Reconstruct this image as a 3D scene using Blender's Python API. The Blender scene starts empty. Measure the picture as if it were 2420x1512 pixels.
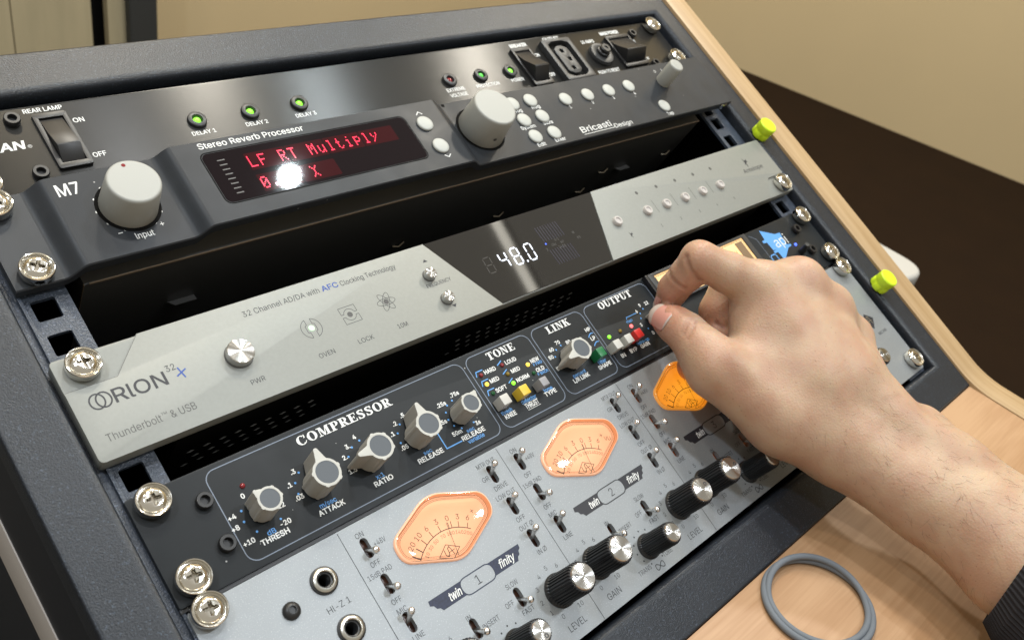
import bpy, bmesh, math, random
import numpy as np
from mathutils import Vector, Matrix
from mathutils.geometry import tessellate_polygon, delaunay_2d_cdt

S = bpy.context.scene
COL = S.collection
random.seed(7)
MM = 0.001
TILT = math.radians(23)          # the rack leans back 23 degrees from the desk top
RROT = Matrix.Rotation(TILT, 4, 'X')

def RW(x, y, z=0.0):
    """rack millimetres (x to the right, y down the panels, z out of them) -> world metres"""
    return (RROT @ Vector((x * MM, -y * MM, z * MM, 1))).to_3d()

# ------------------------------------------------------------------ camera
cam = bpy.data.cameras.new("camera"); cam_o = bpy.data.objects.new("camera", cam)
COL.objects.link(cam_o)
R3 = Matrix(((0.70578552, 0.29395355, -0.6445604), (-0.54432111, 0.80734555, -0.2278326), (0.45341077, 0.51164878, 0.72981792)))
cam_o.matrix_world = Matrix.Translation(RW(-90.842, 276.104, 331.779)) @ RROT @ R3.to_4x4()
cam.sensor_width = 36; cam.lens = 2143.951 / 2420 * 36
cam.clip_start = 0.01; cam.clip_end = 50
cam.dof.use_dof = True; cam.dof.focus_distance = 0.40; cam.dof.aperture_fstop = 20
S.camera = cam_o

# ------------------------------------------------------------------ light of the room
wd = bpy.data.worlds.new("World"); S.world = wd; wd.use_nodes = True
wd.node_tree.nodes["Background"].inputs[0].default_value = (0.97, 0.90, 0.76, 1)
wd.node_tree.nodes["Background"].inputs[1].default_value = 0.54
S.view_settings.view_transform = 'Standard'; S.view_settings.look = 'None'
S.view_settings.exposure = 0.0; S.view_settings.gamma = 1

def disc_lamp(name, loc, r, power, color):
    l = bpy.data.lights.new(name, 'AREA'); l.shape = 'DISK'; l.size = 2 * r; l.energy = power; l.color = color
    o = bpy.data.objects.new(name, l); COL.objects.link(o); o.location = loc
    d = (Vector((0.2, -0.12, 0)) - Vector(loc)).normalized()
    o.rotation_euler = d.to_track_quat('-Z', 'Y').to_euler()
    return o
disc_lamp('ceiling_and_fill_lamp', (1.150, 0.23, 1.75), 0.024, 8, (0.86, 0.96, 1.0))
disc_lamp('ceiling_and_fill_lamp', (1.33, -0.80, 1.40), 0.060, 3, (0.95, 0.98, 1.0))
disc_lamp('ceiling_and_fill_lamp', (-0.35, 0.55, 1.70), 0.060, 5, (1.0, 0.93, 0.80))
disc_lamp('ceiling_and_fill_lamp', (0.25, 1.00, 1.80), 0.070, 5, (1.0, 0.85, 0.62))
disc_lamp('ceiling_and_fill_lamp', (-0.7, -0.1, 1.60), 0.060, 9, (0.78, 0.88, 1.0))
disc_lamp('ceiling_and_fill_lamp', (0.42, -0.12, 1.90), 0.060, 8, (0.96, 0.98, 1.0))
disc_lamp('ceiling_and_fill_lamp', (0.85, -1.00, 1.75), 0.070, 9, (0.84, 0.92, 1.0))
for q_ in ((2.3, 0.6, 1.9), (0.9, 0.9, 1.9)):          # added fill lamps, no source seen, to brighten the far walls
    o_ = disc_lamp('ceiling_and_fill_lamp', q_, 0.10, 26, (1.0, 0.93, 0.80)); o_.rotation_euler = (0, 0, 0)

# ------------------------------------------------------------------ materials
AROT = 0.25
def mat(name, color, rough=0.5, metal=0.0, bump=0.0, bscale=400, cvar=0.0, cscale=60, emis=None, estr=0.0,
        coat=0.0, spec=0.5, aniso=0.0, alpha=1.0, stretch=(1, 1, 1), speck=0.0, sscale=900, speck_col=(0.8, 0.85, 0.9), trans=0.0, sss=0.0, dust=0.0):
    m = bpy.data.materials.new(name); m.use_nodes = True
    n = m.node_tree.nodes; l = m.node_tree.links; b = n["Principled BSDF"]
    b.inputs['Base Color'].default_value = (*color, 1); b.inputs['Roughness'].default_value = rough
    b.inputs['Metallic'].default_value = metal; b.inputs['Specular IOR Level'].default_value = spec
    b.inputs['Coat Weight'].default_value = coat; b.inputs['Alpha'].default_value = alpha
    b.inputs['Transmission Weight'].default_value = trans
    if sss:
        b.inputs['Subsurface Weight'].default_value = sss; b.inputs['Subsurface Radius'].default_value = (1, .35, .2)
        b.inputs['Subsurface Scale'].default_value = 0.004
    if emis:
        b.inputs['Emission Color'].default_value = (*emis, 1); b.inputs['Emission Strength'].default_value = estr
    tc = n.new('ShaderNodeTexCoord'); mp = n.new('ShaderNodeMapping'); mp.inputs['Scale'].default_value = stretch
    l.new(tc.outputs['Object'], mp.inputs['Vector'])
    colsock = None
    if cvar:
        t = n.new('ShaderNodeTexNoise'); t.inputs['Scale'].default_value = cscale; t.inputs['Detail'].default_value = 5
        l.new(mp.outputs[0], t.inputs['Vector'])
        r = n.new('ShaderNodeValToRGB'); r.color_ramp.elements[0].position = 0.3; r.color_ramp.elements[1].position = 0.7
        r.color_ramp.elements[0].color = (*[c * (1 - cvar) for c in color], 1)
        r.color_ramp.elements[1].color = (*[min(1, c * (1 + cvar)) for c in color], 1)
        l.new(t.outputs['Fac'], r.inputs[0]); colsock = r.outputs[0]
    if speck:
        t = n.new('ShaderNodeTexNoise'); t.inputs['Scale'].default_value = sscale; t.inputs['Detail'].default_value = 2
        l.new(tc.outputs['Object'], t.inputs['Vector'])
        r = n.new('ShaderNodeValToRGB'); r.color_ramp.elements[0].position = 0.60; r.color_ramp.elements[1].position = 0.72
        r.color_ramp.elements[0].color = (0, 0, 0, 1); r.color_ramp.elements[1].color = (speck,) * 3 + (1,)
        mx = n.new('ShaderNodeMixRGB'); mx.inputs[1].default_value = (*color, 1); mx.inputs[2].default_value = (*speck_col, 1)
        l.new(t.outputs['Fac'], r.inputs[0]); l.new(r.outputs[0], mx.inputs[0])
        if colsock: l.new(colsock, mx.inputs[1])
        colsock = mx.outputs[0]
    if dust:
        vo = n.new('ShaderNodeTexVoronoi'); vo.inputs['Scale'].default_value = 130; l.new(tc.outputs['Object'], vo.inputs['Vector'])
        c1 = n.new('ShaderNodeMath'); c1.operation = 'LESS_THAN'; c1.inputs[1].default_value = 0.045; l.new(vo.outputs['Distance'], c1.inputs[0])
        sp_ = n.new('ShaderNodeSeparateColor'); l.new(vo.outputs['Color'], sp_.inputs[0])
        c2 = n.new('ShaderNodeMath'); c2.operation = 'GREATER_THAN'; c2.inputs[1].default_value = 1 - dust; l.new(sp_.outputs[0], c2.inputs[0])
        c3 = n.new('ShaderNodeMath'); c3.operation = 'MULTIPLY'; l.new(c1.outputs[0], c3.inputs[0]); l.new(c2.outputs[0], c3.inputs[1])
        mx = n.new('ShaderNodeMixRGB'); mx.inputs[1].default_value = (*color, 1); mx.inputs[2].default_value = (0.4, 0.4, 0.4, 1); l.new(c3.outputs[0], mx.inputs[0])
        if colsock: l.new(colsock, mx.inputs[1])
        colsock = mx.outputs[0]
        # wiped and smeared patches in the finish
        t = n.new('ShaderNodeTexNoise'); t.inputs['Scale'].default_value = 22; t.inputs['Detail'].default_value = 6; t.inputs['Distortion'].default_value = 1.5
        l.new(tc.outputs['Object'], t.inputs['Vector']); mr = n.new('ShaderNodeMapRange'); mr.inputs[1].default_value = .3; mr.inputs[2].default_value = .7
        mr.inputs[3].default_value = rough - .07; mr.inputs[4].default_value = rough + .10; l.new(t.outputs['Fac'], mr.inputs[0]); l.new(mr.outputs[0], b.inputs['Roughness'])
    if colsock: l.new(colsock, b.inputs['Base Color'])
    if bump:
        t = n.new('ShaderNodeTexNoise'); t.inputs['Scale'].default_value = bscale; t.inputs['Detail'].default_value = 3
        l.new(mp.outputs[0], t.inputs['Vector'])
        bp = n.new('ShaderNodeBump'); bp.inputs['Strength'].default_value = bump; bp.inputs['Distance'].default_value = 0.0004
        l.new(t.outputs['Fac'], bp.inputs['Height']); l.new(bp.outputs[0], b.inputs['Normal'])
    if aniso:
        tg = n.new('ShaderNodeTangent'); tg.direction_type = 'RADIAL'; tg.axis = 'Z'
        b.inputs['Anisotropic'].default_value = aniso; b.inputs['Anisotropic Rotation'].default_value = AROT; l.new(tg.outputs[0], b.inputs['Tangent'])
    return m

def brushed(name, color, rough, metal, axis_stretch):
    m = mat(name, color, rough, metal)
    n = m.node_tree.nodes; l = m.node_tree.links; b = n["Principled BSDF"]
    tg = n.new('ShaderNodeTexCoord'); mp = n.new('ShaderNodeMapping'); mp.inputs['Scale'].default_value = axis_stretch
    t = n.new('ShaderNodeTexNoise'); t.inputs['Scale'].default_value = 1.0; t.inputs['Detail'].default_value = 3
    l.new(tg.outputs['Object'], mp.inputs[0]); l.new(mp.outputs[0], t.inputs['Vector'])
    bp = n.new('ShaderNodeBump'); bp.inputs['Strength'].default_value = 0.25; bp.inputs['Distance'].default_value = 0.0001
    l.new(t.outputs['Fac'], bp.inputs['Height']); l.new(bp.outputs[0], b.inputs['Normal'])
    b.inputs['Anisotropic'].default_value = 0.85
    cv = n.new('ShaderNodeCombineXYZ'); cv.inputs[1].default_value = 1
    vt = n.new('ShaderNodeVectorTransform'); vt.vector_type = 'VECTOR'; vt.convert_from = 'OBJECT'; vt.convert_to = 'WORLD'
    l.new(cv.outputs[0], vt.inputs[0]); l.new(vt.outputs[0], b.inputs['Tangent'])
    return m

M = {}
M['frame'] = mat('powder_coated_steel', (0.019, 0.023, 0.030), 0.32, 0.0, bump=0.45, bscale=1500, speck=0.22, sscale=1100, speck_col=(0.15, 0.20, 0.29), spec=0.35, cvar=0.12, cscale=25)
M['rail'] = mat('rail_steel', (0.04, 0.052, 0.075), 0.34, 0.0, bump=0.8, bscale=1300, speck=0.4, sscale=1100, speck_col=(0.24, 0.29, 0.42))
M['black'] = mat('matt_black_metal', (0.012, 0.012, 0.013), 0.55)
M['void'] = mat('dark_interior', (0.004, 0.004, 0.004), 0.8, spec=0.1)
M['furman'] = brushed('brushed_black_aluminium', (0.034, 0.034, 0.033), 0.28, 0.45, (60, 3000, 60))
M['m7'] = mat('charcoal_painted_metal', (0.024, 0.028, 0.034), 0.40, spec=0.3, dust=0.35, bump=0.12, bscale=2500, cvar=0.08, cscale=80)
M['chassis'] = brushed('brushed_dark_chassis', (0.060, 0.060, 0.058), 0.34, 0.25, (60, 60, 3000))
M['chassis_edge'] = mat('brown_edge_highlight', (0.30, 0.22, 0.15), 0.4, 0.6)  # brownish highlight along the chassis edges, put into the colour
M['orion'] = mat('pale_grey_anodised', (0.255, 0.267, 0.252), 0.42, 0.15, bump=0.08, bscale=3500, cvar=0.03, cscale=700)
M['glass'] = mat('smoked_glass', (0.010, 0.009, 0.008), 0.04, spec=0.9)
M['redglass'] = mat('dark_red_glass', (0.005, 0.002, 0.004), 0.03, spec=0.32)
M['api'] = mat('api_dark_grey', (0.013, 0.016, 0.019), 0.40, spec=0.25, dust=0.35, bump=0.06, bscale=2500, cvar=0.06, cscale=60)
M['apiedge'] = mat('panel_black_edge', (0.010, 0.010, 0.012), 0.35)
M['silver'] = mat('silver_sparkle_paint', (0.265, 0.285, 0.30), 0.38, 0.25, bump=0.12, bscale=2500, speck=0.42, sscale=1900, speck_col=(0.56, 0.60, 0.63), cvar=0.04, cscale=40)
M['nickel'] = mat('nickel_screw', (0.68, 0.655, 0.60), 0.14, 1.0, bump=0.10, bscale=700)
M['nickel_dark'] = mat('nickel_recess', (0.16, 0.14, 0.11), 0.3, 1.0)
M['chrome'] = mat('chrome', (0.80, 0.80, 0.80), 0.26, 1.0)
M['steelring'] = mat('satin_steel', (0.55, 0.54, 0.50), 0.28, 1.0)
M['blackplastic'] = mat('black_plastic', (0.014, 0.014, 0.015), 0.38)
M['greyplastic'] = mat('dark_grey_plastic', (0.035, 0.037, 0.040), 0.40)
M['knobgrey'] = mat('pale_grey_knob', (0.36, 0.37, 0.35), 0.45, bump=0.05, bscale=3000)
M['button'] = mat('pale_button', (0.42, 0.44, 0.42), 0.45)
M['apiknob'] = mat('warm_grey_knob', (0.46, 0.465, 0.44), 0.45)
M['apiknobside'] = mat('knob_side_grey', (0.33, 0.32, 0.29), 0.5)
M['apicap'] = mat('slate_cap', (0.075, 0.088, 0.105), 0.5, bump=0.06, bscale=3000)
M['ridged'] = mat('black_ridged_knob', (0.012, 0.013, 0.015), 0.34)
M['spun'] = mat('spun_aluminium', (0.52, 0.515, 0.50), 0.23, 1.0, aniso=0.98)
M['white'] = mat('white_print', (0.72, 0.74, 0.74), 0.5)
M['blueprint'] = mat('blue_print', (0.10, 0.32, 0.72), 0.5)
M['greyline'] = mat('grey_blue_line', (0.17, 0.21, 0.28), 0.45)
M['darkprint'] = mat('dark_print', (0.018, 0.019, 0.026), 0.5)
M['navyprint'] = mat('navy_print', (0.014, 0.020, 0.050), 0.5, cvar=0.3, cscale=900)
M['blue2'] = mat('strong_blue_print', (0.02, 0.07, 0.33), 0.5)
M['greyprint'] = mat('grey_print', (0.07, 0.07, 0.07), 0.5)
M['whitebtn'] = mat('white_square_button', (0.50, 0.50, 0.47), 0.4)
M['greybtn'] = mat('grey_square_button', (0.27, 0.27, 0.29), 0.4)
M['redbtn'] = mat('red_button', (0.62, 0.035, 0.03), 0.35)
M['yellowbtn'] = mat('yellow_button', (0.66, 0.46, 0.04), 0.35)
M['greenbtn'] = mat('green_button', (0.01, 0.15, 0.05), 0.35)
M['led_green'] = mat('lit_green_led', (0.1, 0.5, 0.05), 0.3, emis=(0.30, 1.0, 0.04), estr=1.5)
M['led_dimgreen'] = mat('dim_green_led', (0.05, 0.4, 0.05), 0.3, emis=(0.10, 0.8, 0.05), estr=0.55)
M['led_amber'] = mat('lit_amber_led', (0.6, 0.4, 0.05), 0.3, emis=(1.0, 0.62, 0.08), estr=1.7)
M['led_red'] = mat('lit_red_led', (0.6, 0.05, 0.05), 0.3, emis=(1.0, 0.16, 0.16), estr=2.2)
M['led_white'] = mat('lit_pale_led', (0.5, 0.7, 0.5), 0.3, emis=(0.55, 0.9, 0.6), estr=0.45)
M['led_blue'] = mat('lit_blue_led', (0.05, 0.1, 0.6), 0.3, emis=(0.08, 0.16, 1.0), estr=2.0)
M['off_red'] = mat('unlit_red_led', (0.22, 0.02, 0.025), 0.15)
M['off_amber'] = mat('unlit_amber_led', (0.22, 0.15, 0.02), 0.15)
M['off_green'] = mat('unlit_green_led', (0.01, 0.09, 0.03), 0.15)
M['seg'] = mat('lit_white_segment', (0.6, 0.65, 0.8), 0.4, emis=(0.86, 0.92, 1.0), estr=1.1)
M['ghost'] = mat('unlit_segment', (0.03, 0.028, 0.026), 0.3)
M['dots'] = mat('lit_red_dot', (0.1, 0.005, 0.005), 0.05, emis=(1.0, 0.04, 0.09), estr=3.0)
M['module'] = mat('red_display_module', (0.012, 0.002, 0.003), 0.03, spec=0.32, emis=(1.0, 0.02, 0.08), estr=0.035)
M['bluegrid'] = mat('faint_blue_grid', (0.02, 0.02, 0.035), 0.3, emis=(0.1, 0.12, 0.5), estr=0.03)
M['vu1'] = mat('backlit_peach_meter_face', (0.62, 0.44, 0.30), 0.5, emis=(1.0, 0.34, 0.12), estr=0.62)
M['vu_shaded'] = mat('hand_shaded_meter_face', (0.40, 0.22, 0.06), 0.5, emis=(1.0, 0.36, 0.015), estr=0.80)  # shaded copy of the meter face: the hand's shade is in the colour
M['vuapi'] = mat('backlit_amber_meter_face', (0.5, 0.38, 0.2), 0.5, emis=(1.0, 0.58, 0.22), estr=0.9)
M['vuedge'] = mat('orange_lens_rim', (0.62, 0.42, 0.30), 0.22, emis=(1.0, 0.36, 0.15), estr=0.42, coat=0.4)
M['vuedge_shaded'] = mat('hand_shaded_lens_rim', (0.42, 0.20, 0.05), 0.12, emis=(1.0, 0.33, 0.02), estr=0.45, coat=0.6)  # rim copy with the hand's shade in its colour
def glow(m, inner, outer, s0, s1):
    n = m.node_tree.nodes; l = m.node_tree.links; b = n['Principled BSDF']
    tc = n.new('ShaderNodeTexCoord'); mp = n.new('ShaderNodeMapping'); mp.inputs['Location'].default_value = (-.47, -.42, 0)
    g = n.new('ShaderNodeTexGradient'); g.gradient_type = 'SPHERICAL'; mp.inputs['Scale'].default_value = (1.6, 1.5, 0)
    mp.vector_type = 'POINT'; mp.inputs['Location'].default_value = (-.75, -.60, 0)
    l.new(tc.outputs['Generated'], mp.inputs[0]); l.new(mp.outputs[0], g.inputs[0])
    r = n.new('ShaderNodeValToRGB'); r.color_ramp.elements[0].color = (*[c * s1 for c in outer], 1); r.color_ramp.elements[1].color = (*[c * s0 for c in inner], 1); r.color_ramp.elements[1].position = .9
    l.new(g.outputs['Fac'], r.inputs[0]); l.new(r.outputs[0], b.inputs['Emission Color']); b.inputs['Emission Strength'].default_value = 1.0
glow(M['vu1'], (1.0, .52, .30), (1.0, .29, .09), .80, .50)
glow(M['vu_shaded'], (1.0, .42, .03), (1.0, .28, .01), .95, .65)
M['lensline'] = mat('brown_rim_line', (0.16, 0.06, 0.03), 0.4)
def clear_glass():
    m = bpy.data.materials.new('clear_meter_lens'); m.use_nodes = True
    n = m.node_tree.nodes; l = m.node_tree.links; n.clear()
    o = n.new('ShaderNodeOutputMaterial'); mx = n.new('ShaderNodeMixShader'); t = n.new('ShaderNodeBsdfTransparent')
    g = n.new('ShaderNodeBsdfGlossy'); g.inputs['Roughness'].default_value = 0.05
    t.inputs[0].default_value = (0.98, 0.92, 0.86, 1)
    f = n.new('ShaderNodeFresnel'); f.inputs[0].default_value = 1.5
    l.new(f.outputs[0], mx.inputs[0]); l.new(t.outputs[0], mx.inputs[1]); l.new(g.outputs[0], mx.inputs[2]); l.new(mx.outputs[0], o.inputs[0])
    return m
M['lens'] = clear_glass()
M['slotin'] = mat('brown_switch_body', (0.060, 0.022, 0.012), 0.3, cvar=0.6, cscale=300)
M['slot_glow'] = mat('meter_glow_switch_body', (0.10, 0.03, 0.01), 0.3, emis=(1.0, 0.22, 0.02), estr=0.10, cvar=0.7, cscale=300)  # third channel: orange meter light put into the body as weak emission
M['meterblock'] = mat('brown_block', (0.20, 0.13, 0.07), 0.5)
M['lime'] = mat('lime_plastic', (0.60, 0.84, 0.02), 0.42, sss=0.0)
M['band'] = mat('grey_blue_elastic', (0.145, 0.165, 0.19), 0.75, bump=0.5, bscale=2500)
M['whiteplastic'] = mat('white_plastic', (0.50, 0.50, 0.48), 0.4)
M['whitestrip'] = mat('grey_white_edge_band', (0.50, 0.47, 0.45), 0.45)
M['wallbeige'] = mat('beige_wall', (0.66, 0.525, 0.31), 0.8, cvar=0.03, cscale=2)
M['wallright'] = mat('olive_beige_wall', (0.66, 0.54, 0.335), 0.8, cvar=0.03, cscale=2)
M['panelbeige'] = mat('grey_beige_board', (0.46, 0.40, 0.26), 0.7, cvar=0.10, cscale=4, stretch=(6, 6, 0.8))
M['post'] = mat('dark_grey_post', (0.035, 0.037, 0.037), 0.6)
M['floor'] = mat('dark_brown_floor', (0.016, 0.0075, 0.003), 0.8, cvar=0.1, cscale=8, spec=0.15)
M['darkside'] = mat('dark_side_board', (0.012, 0.015, 0.022), 0.45)
M['browngrey'] = mat('grey_brown_carpet', (0.035, 0.033, 0.028), 0.9, cvar=0.2, cscale=300)
M['nail'] = mat('fingernail', (0.56, 0.27, 0.225), 0.34, coat=0.1)
M['nailtip'] = mat('fingernail_tip', (0.50, 0.42, 0.38), 0.35)

def wood(name, c1, c2, grain, fine, rough=0.45):
    m = bpy.data.materials.new(name); m.use_nodes = True
    n = m.node_tree.nodes; l = m.node_tree.links; b = n["Principled BSDF"]
    tc = n.new('ShaderNodeTexCoord'); b.inputs['Roughness'].default_value = rough
    out = []
    for sc, st in ((1.0, grain), (1.0, fine)):
        mp = n.new('ShaderNodeMapping'); mp.inputs['Scale'].default_value = st
        t = n.new('ShaderNodeTexNoise'); t.inputs['Scale'].default_value = sc; t.inputs['Detail'].default_value = 4
        t.inputs['Distortion'].default_value = 0.4
        l.new(tc.outputs['Object'], mp.inputs[0]); l.new(mp.outputs[0], t.inputs['Vector']); out.append(t)
    ad = n.new('ShaderNodeMath'); ad.operation = 'MULTIPLY_ADD'; ad.inputs[1].default_value = 0.65
    l.new(out[0].outputs['Fac'], ad.inputs[0])
    m2 = n.new('ShaderNodeMath'); m2.operation = 'MULTIPLY'; m2.inputs[1].default_value = 0.35
    l.new(out[1].outputs['Fac'], m2.inputs[0]); l.new(m2.outputs[0], ad.inputs[2])
    r = n.new('ShaderNodeValToRGB'); r.color_ramp.elements[0].position = 0.36; r.color_ramp.elements[1].position = 0.62
    r.color_ramp.elements[0].color = (*c1, 1); r.color_ramp.elements[1].color = (*c2, 1)
    l.new(ad.outputs[0], r.inputs[0]); l.new(r.outputs[0], b.inputs['Base Color'])
    return m
M['desk'] = wood('beech_laminate', (0.345, 0.195, 0.098), (0.455, 0.285, 0.163), (7, 55, 55), (22, 600, 600))
M['edge'] = wood('pale_ply_edge', (0.34, 0.22, 0.105), (0.45, 0.32, 0.18), (160, 8, 8), (900, 25, 25))

# ------------------------------------------------------------------ mesh helpers (all in rack millimetres, y measured downwards)
class MB:
    def __init__(s): s.v = []; s.f = []
    def add(s, vs, fs):
        o = len(s.v); s.v += [tuple(v) for v in vs]; s.f += [tuple(i + o for i in f) for f in fs]; return s
    def box(s, x0, x1, y0, y1, z0, z1):
        vs = [(x, y, z) for z in (z0, z1) for y in (y0, y1) for x in (x0, x1)]
        return s.add(vs, [(0, 1, 3, 2), (4, 6, 7, 5), (0, 4, 5, 1), (2, 3, 7, 6), (0, 2, 6, 4), (1, 5, 7, 3)])
    def prism(s, poly, z0, z1, holes=(), back=True):
        loops = [list(poly)] + [list(h) for h in holes]
        flat = [p for lp in loops for p in lp]; n = len(flat)
        tris = tessellate_polygon([[Vector((p[0], p[1], 0)) for p in lp] for lp in loops])
        vs = [(p[0], p[1], z1) for p in flat] + [(p[0], p[1], z0) for p in flat]
        fs = [tuple(t) for t in tris]
        if back: fs += [(t[2] + n, t[1] + n, t[0] + n) for t in tris]
        o = 0
        for lp in loops:
            k = len(lp)
            for i in range(k):
                j = (i + 1) % k; fs.append((o + i, o + j, o + j + n, o + i + n))
            o += k
        return s.add(vs, fs)
    def sheet(s, poly, z, holes=()):
        loops = [list(poly)] + [list(h) for h in holes]
        flat = [p for lp in loops for p in lp]
        tris = tessellate_polygon([[Vector((p[0], p[1], 0)) for p in lp] for lp in loops])
        return s.add([(p[0], p[1], z) for p in flat], [tuple(t) for t in tris])
    def lathe(s, prof, cx=0, cy=0, n=32, rfun=None):
        """prof: list of (r, z)"""
        vs = []; fs = []; k = len(prof)
        for i in range(n):
            a = 2 * math.pi * i / n
            for r, z in prof:
                rr = rfun(a, r, z) if rfun else r
                vs.append((cx + rr * math.cos(a), cy + rr * math.sin(a), z))
        for i in range(n):
            j = (i + 1) % n
            for q in range(k - 1):
                if prof[q][0] == 0 and prof[q + 1][0] == 0: continue
                fs.append((i * k + q, j * k + q, j * k + q + 1, i * k + q + 1))
        return s.add(vs, fs)
    def tube(s, pts, r, n=10, closed=False):
        pts = [Vector(p) for p in pts]; m = len(pts); vs = []; fs = []
        rr = r if isinstance(r, (list, tuple)) else [r] * m
        up = Vector((0, 0, 1))
        for i, p in enumerate(pts):
            a = pts[(i - 1) % m] if (closed or i > 0) else p
            b = pts[(i + 1) % m] if (closed or i < m - 1) else p
            t = (b - a).normalized(); u = t.cross(up)
            if u.length < 1e-4: u = t.cross(Vector((0, 1, 0)))
            u.normalize(); w = t.cross(u)
            for q in range(n):
                an = 2 * math.pi * q / n; vs.append(p + (u * math.cos(an) + w * math.sin(an)) * rr[i])
        for i in range(m if closed else m - 1):
            j = (i + 1) % m
            for q in range(n):
                q2 = (q + 1) % n; fs.append((i * n + q, i * n + q2, j * n + q2, j * n + q))
        if not closed: fs += [tuple(range(n)), tuple(range((m - 1) * n, m * n))]
        return s.add(vs, fs)
    def mesh(s, name, origin=(0, 0, 0), smooth=35, bevel=0.0, segs=2):
        me = bpy.data.meshes.new(name)
        ox, oy, oz = origin
        me.from_pydata([((v[0] - ox) * MM, -(v[1] - oy) * MM, (v[2] - oz) * MM) for v in s.v], [], s.f)
        bm = bmesh.new(); bm.from_mesh(me)
        bmesh.ops.remove_doubles(bm, verts=bm.verts, dist=1e-7)
        bmesh.ops.dissolve_degenerate(bm, edges=bm.edges, dist=1e-8)
        bmesh.ops.recalc_face_normals(bm, faces=bm.faces)
        if bevel:
            es = [e for e in bm.edges if len(e.link_faces) == 2 and e.calc_face_angle(0) > math.radians(40)]
            bmesh.ops.bevel(bm, geom=es, offset=bevel * MM, segments=segs, profile=0.6, affect='EDGES', clamp_overlap=True)
        bm.to_mesh(me); bm.free()
        if smooth:
            me.polygons.foreach_set('use_smooth', [True] * len(me.polygons)); me.set_sharp_from_angle(angle=math.radians(smooth))
        return me

def rrect(x0, x1, y0, y1, r, n=5):
    r = min(r, (x1 - x0) / 2 - 1e-3, (y1 - y0) / 2 - 1e-3)
    out = []
    for cx, cy, a0 in ((x1 - r, y1 - r, 0), (x0 + r, y1 - r, 90), (x0 + r, y0 + r, 180), (x1 - r, y0 + r, 270)):
        for i in range(n + 1):
            a = math.radians(a0 + 90 * i / n); out.append((cx + r * math.cos(a), cy + r * math.sin(a)))
    return out
def circ(cx, cy, r, n=24, ry=None):
    ry = ry or r
    return [(cx + r * math.cos(2 * math.pi * i / n), cy + ry * math.sin(2 * math.pi * i / n)) for i in range(n)]
def roundpoly(pts, r, n=5):
    out = []; k = len(pts)
    rs = r if isinstance(r, (list, tuple)) else [r] * k
    for i in range(k):
        p = Vector(pts[i]); a = Vector(pts[i - 1]) - p; b = Vector(pts[(i + 1) % k]) - p
        q = rs[i]; d = min(q, a.length * 0.49, b.length * 0.49)
        s0 = p + a.normalized() * d; s1 = p + b.normalized() * d
        for t in range(n + 1):
            u = t / n; out.append(tuple((1 - u) ** 2 * s0 + 2 * u * (1 - u) * p + u * u * s1))
    return out
def inset(pts, d):
    c = Vector((sum(p[0] for p in pts) / len(pts), sum(p[1] for p in pts) / len(pts)))
    out = []
    k = len(pts)
    for i in range(k):
        a = Vector(pts[i - 1]); b = Vector(pts[(i + 1) % k]); t = (b - a).normalized(); nn = Vector((-t.y, t.x))
        p = Vector(pts[i])
        if nn.dot(c - p) < 0: nn = -nn
        out.append(tuple(p + nn * d))
    return out

# ------------------------------------------------------------------ objects
def props(o, label=None, cat=None, group=None, kind=None):
    if label: o['label'] = label
    if cat: o['category'] = cat
    if group: o['group'] = group
    if kind: o['kind'] = kind
    return o
ORG = {}
def thing(name, origin, label, cat, group=None):
    """an Empty at the thing's base, lying in the tilted rack plane"""
    o = bpy.data.objects.new(name, None); COL.objects.link(o); o.empty_display_size = 0.02
    o.matrix_world = Matrix.Translation(RW(*origin)) @ RROT
    ORG[o.name] = Vector(origin)
    return props(o, label, cat, group)
def part(name, me, material, parent, at=(0, 0, 0), rot=0, label=None, kind=None):
    """at: rack-mm position measured from the parent's own origin; rot: degrees clockwise as seen from the front"""
    o = bpy.data.objects.new(name, me); COL.objects.link(o)
    if material is not None and not me.materials: me.materials.append(material)
    o.parent = parent
    o.matrix_local = Matrix.Translation((at[0] * MM, -at[1] * MM, at[2] * MM)) @ Matrix.Rotation(-math.radians(rot), 4, 'Z')
    return props(o, label, None, None, kind)
def rel(parent, x, y, z=0):
    q = ORG[parent.name]; return (x - q[0], y - q[1], z - q[2])
def solid(name, material, parent, mb, bevel=0.0, smooth=35, label=None, kind=None, segs=2):
    """a part whose mesh is given in absolute rack millimetres"""
    return part(name, mb.mesh(name, tuple(ORG[parent.name]), smooth, bevel, segs), material, parent, label=label, kind=kind)
def sub(name, material, parent, top, mb, bevel=0.0, smooth=35, label=None, kind=None):
    """a sub-part (child of an unmoved part) in absolute rack millimetres; top is the thing"""
    return part(name, mb.mesh(name, tuple(ORG[top.name]), smooth, bevel), material, parent, label=label, kind=kind)

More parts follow.
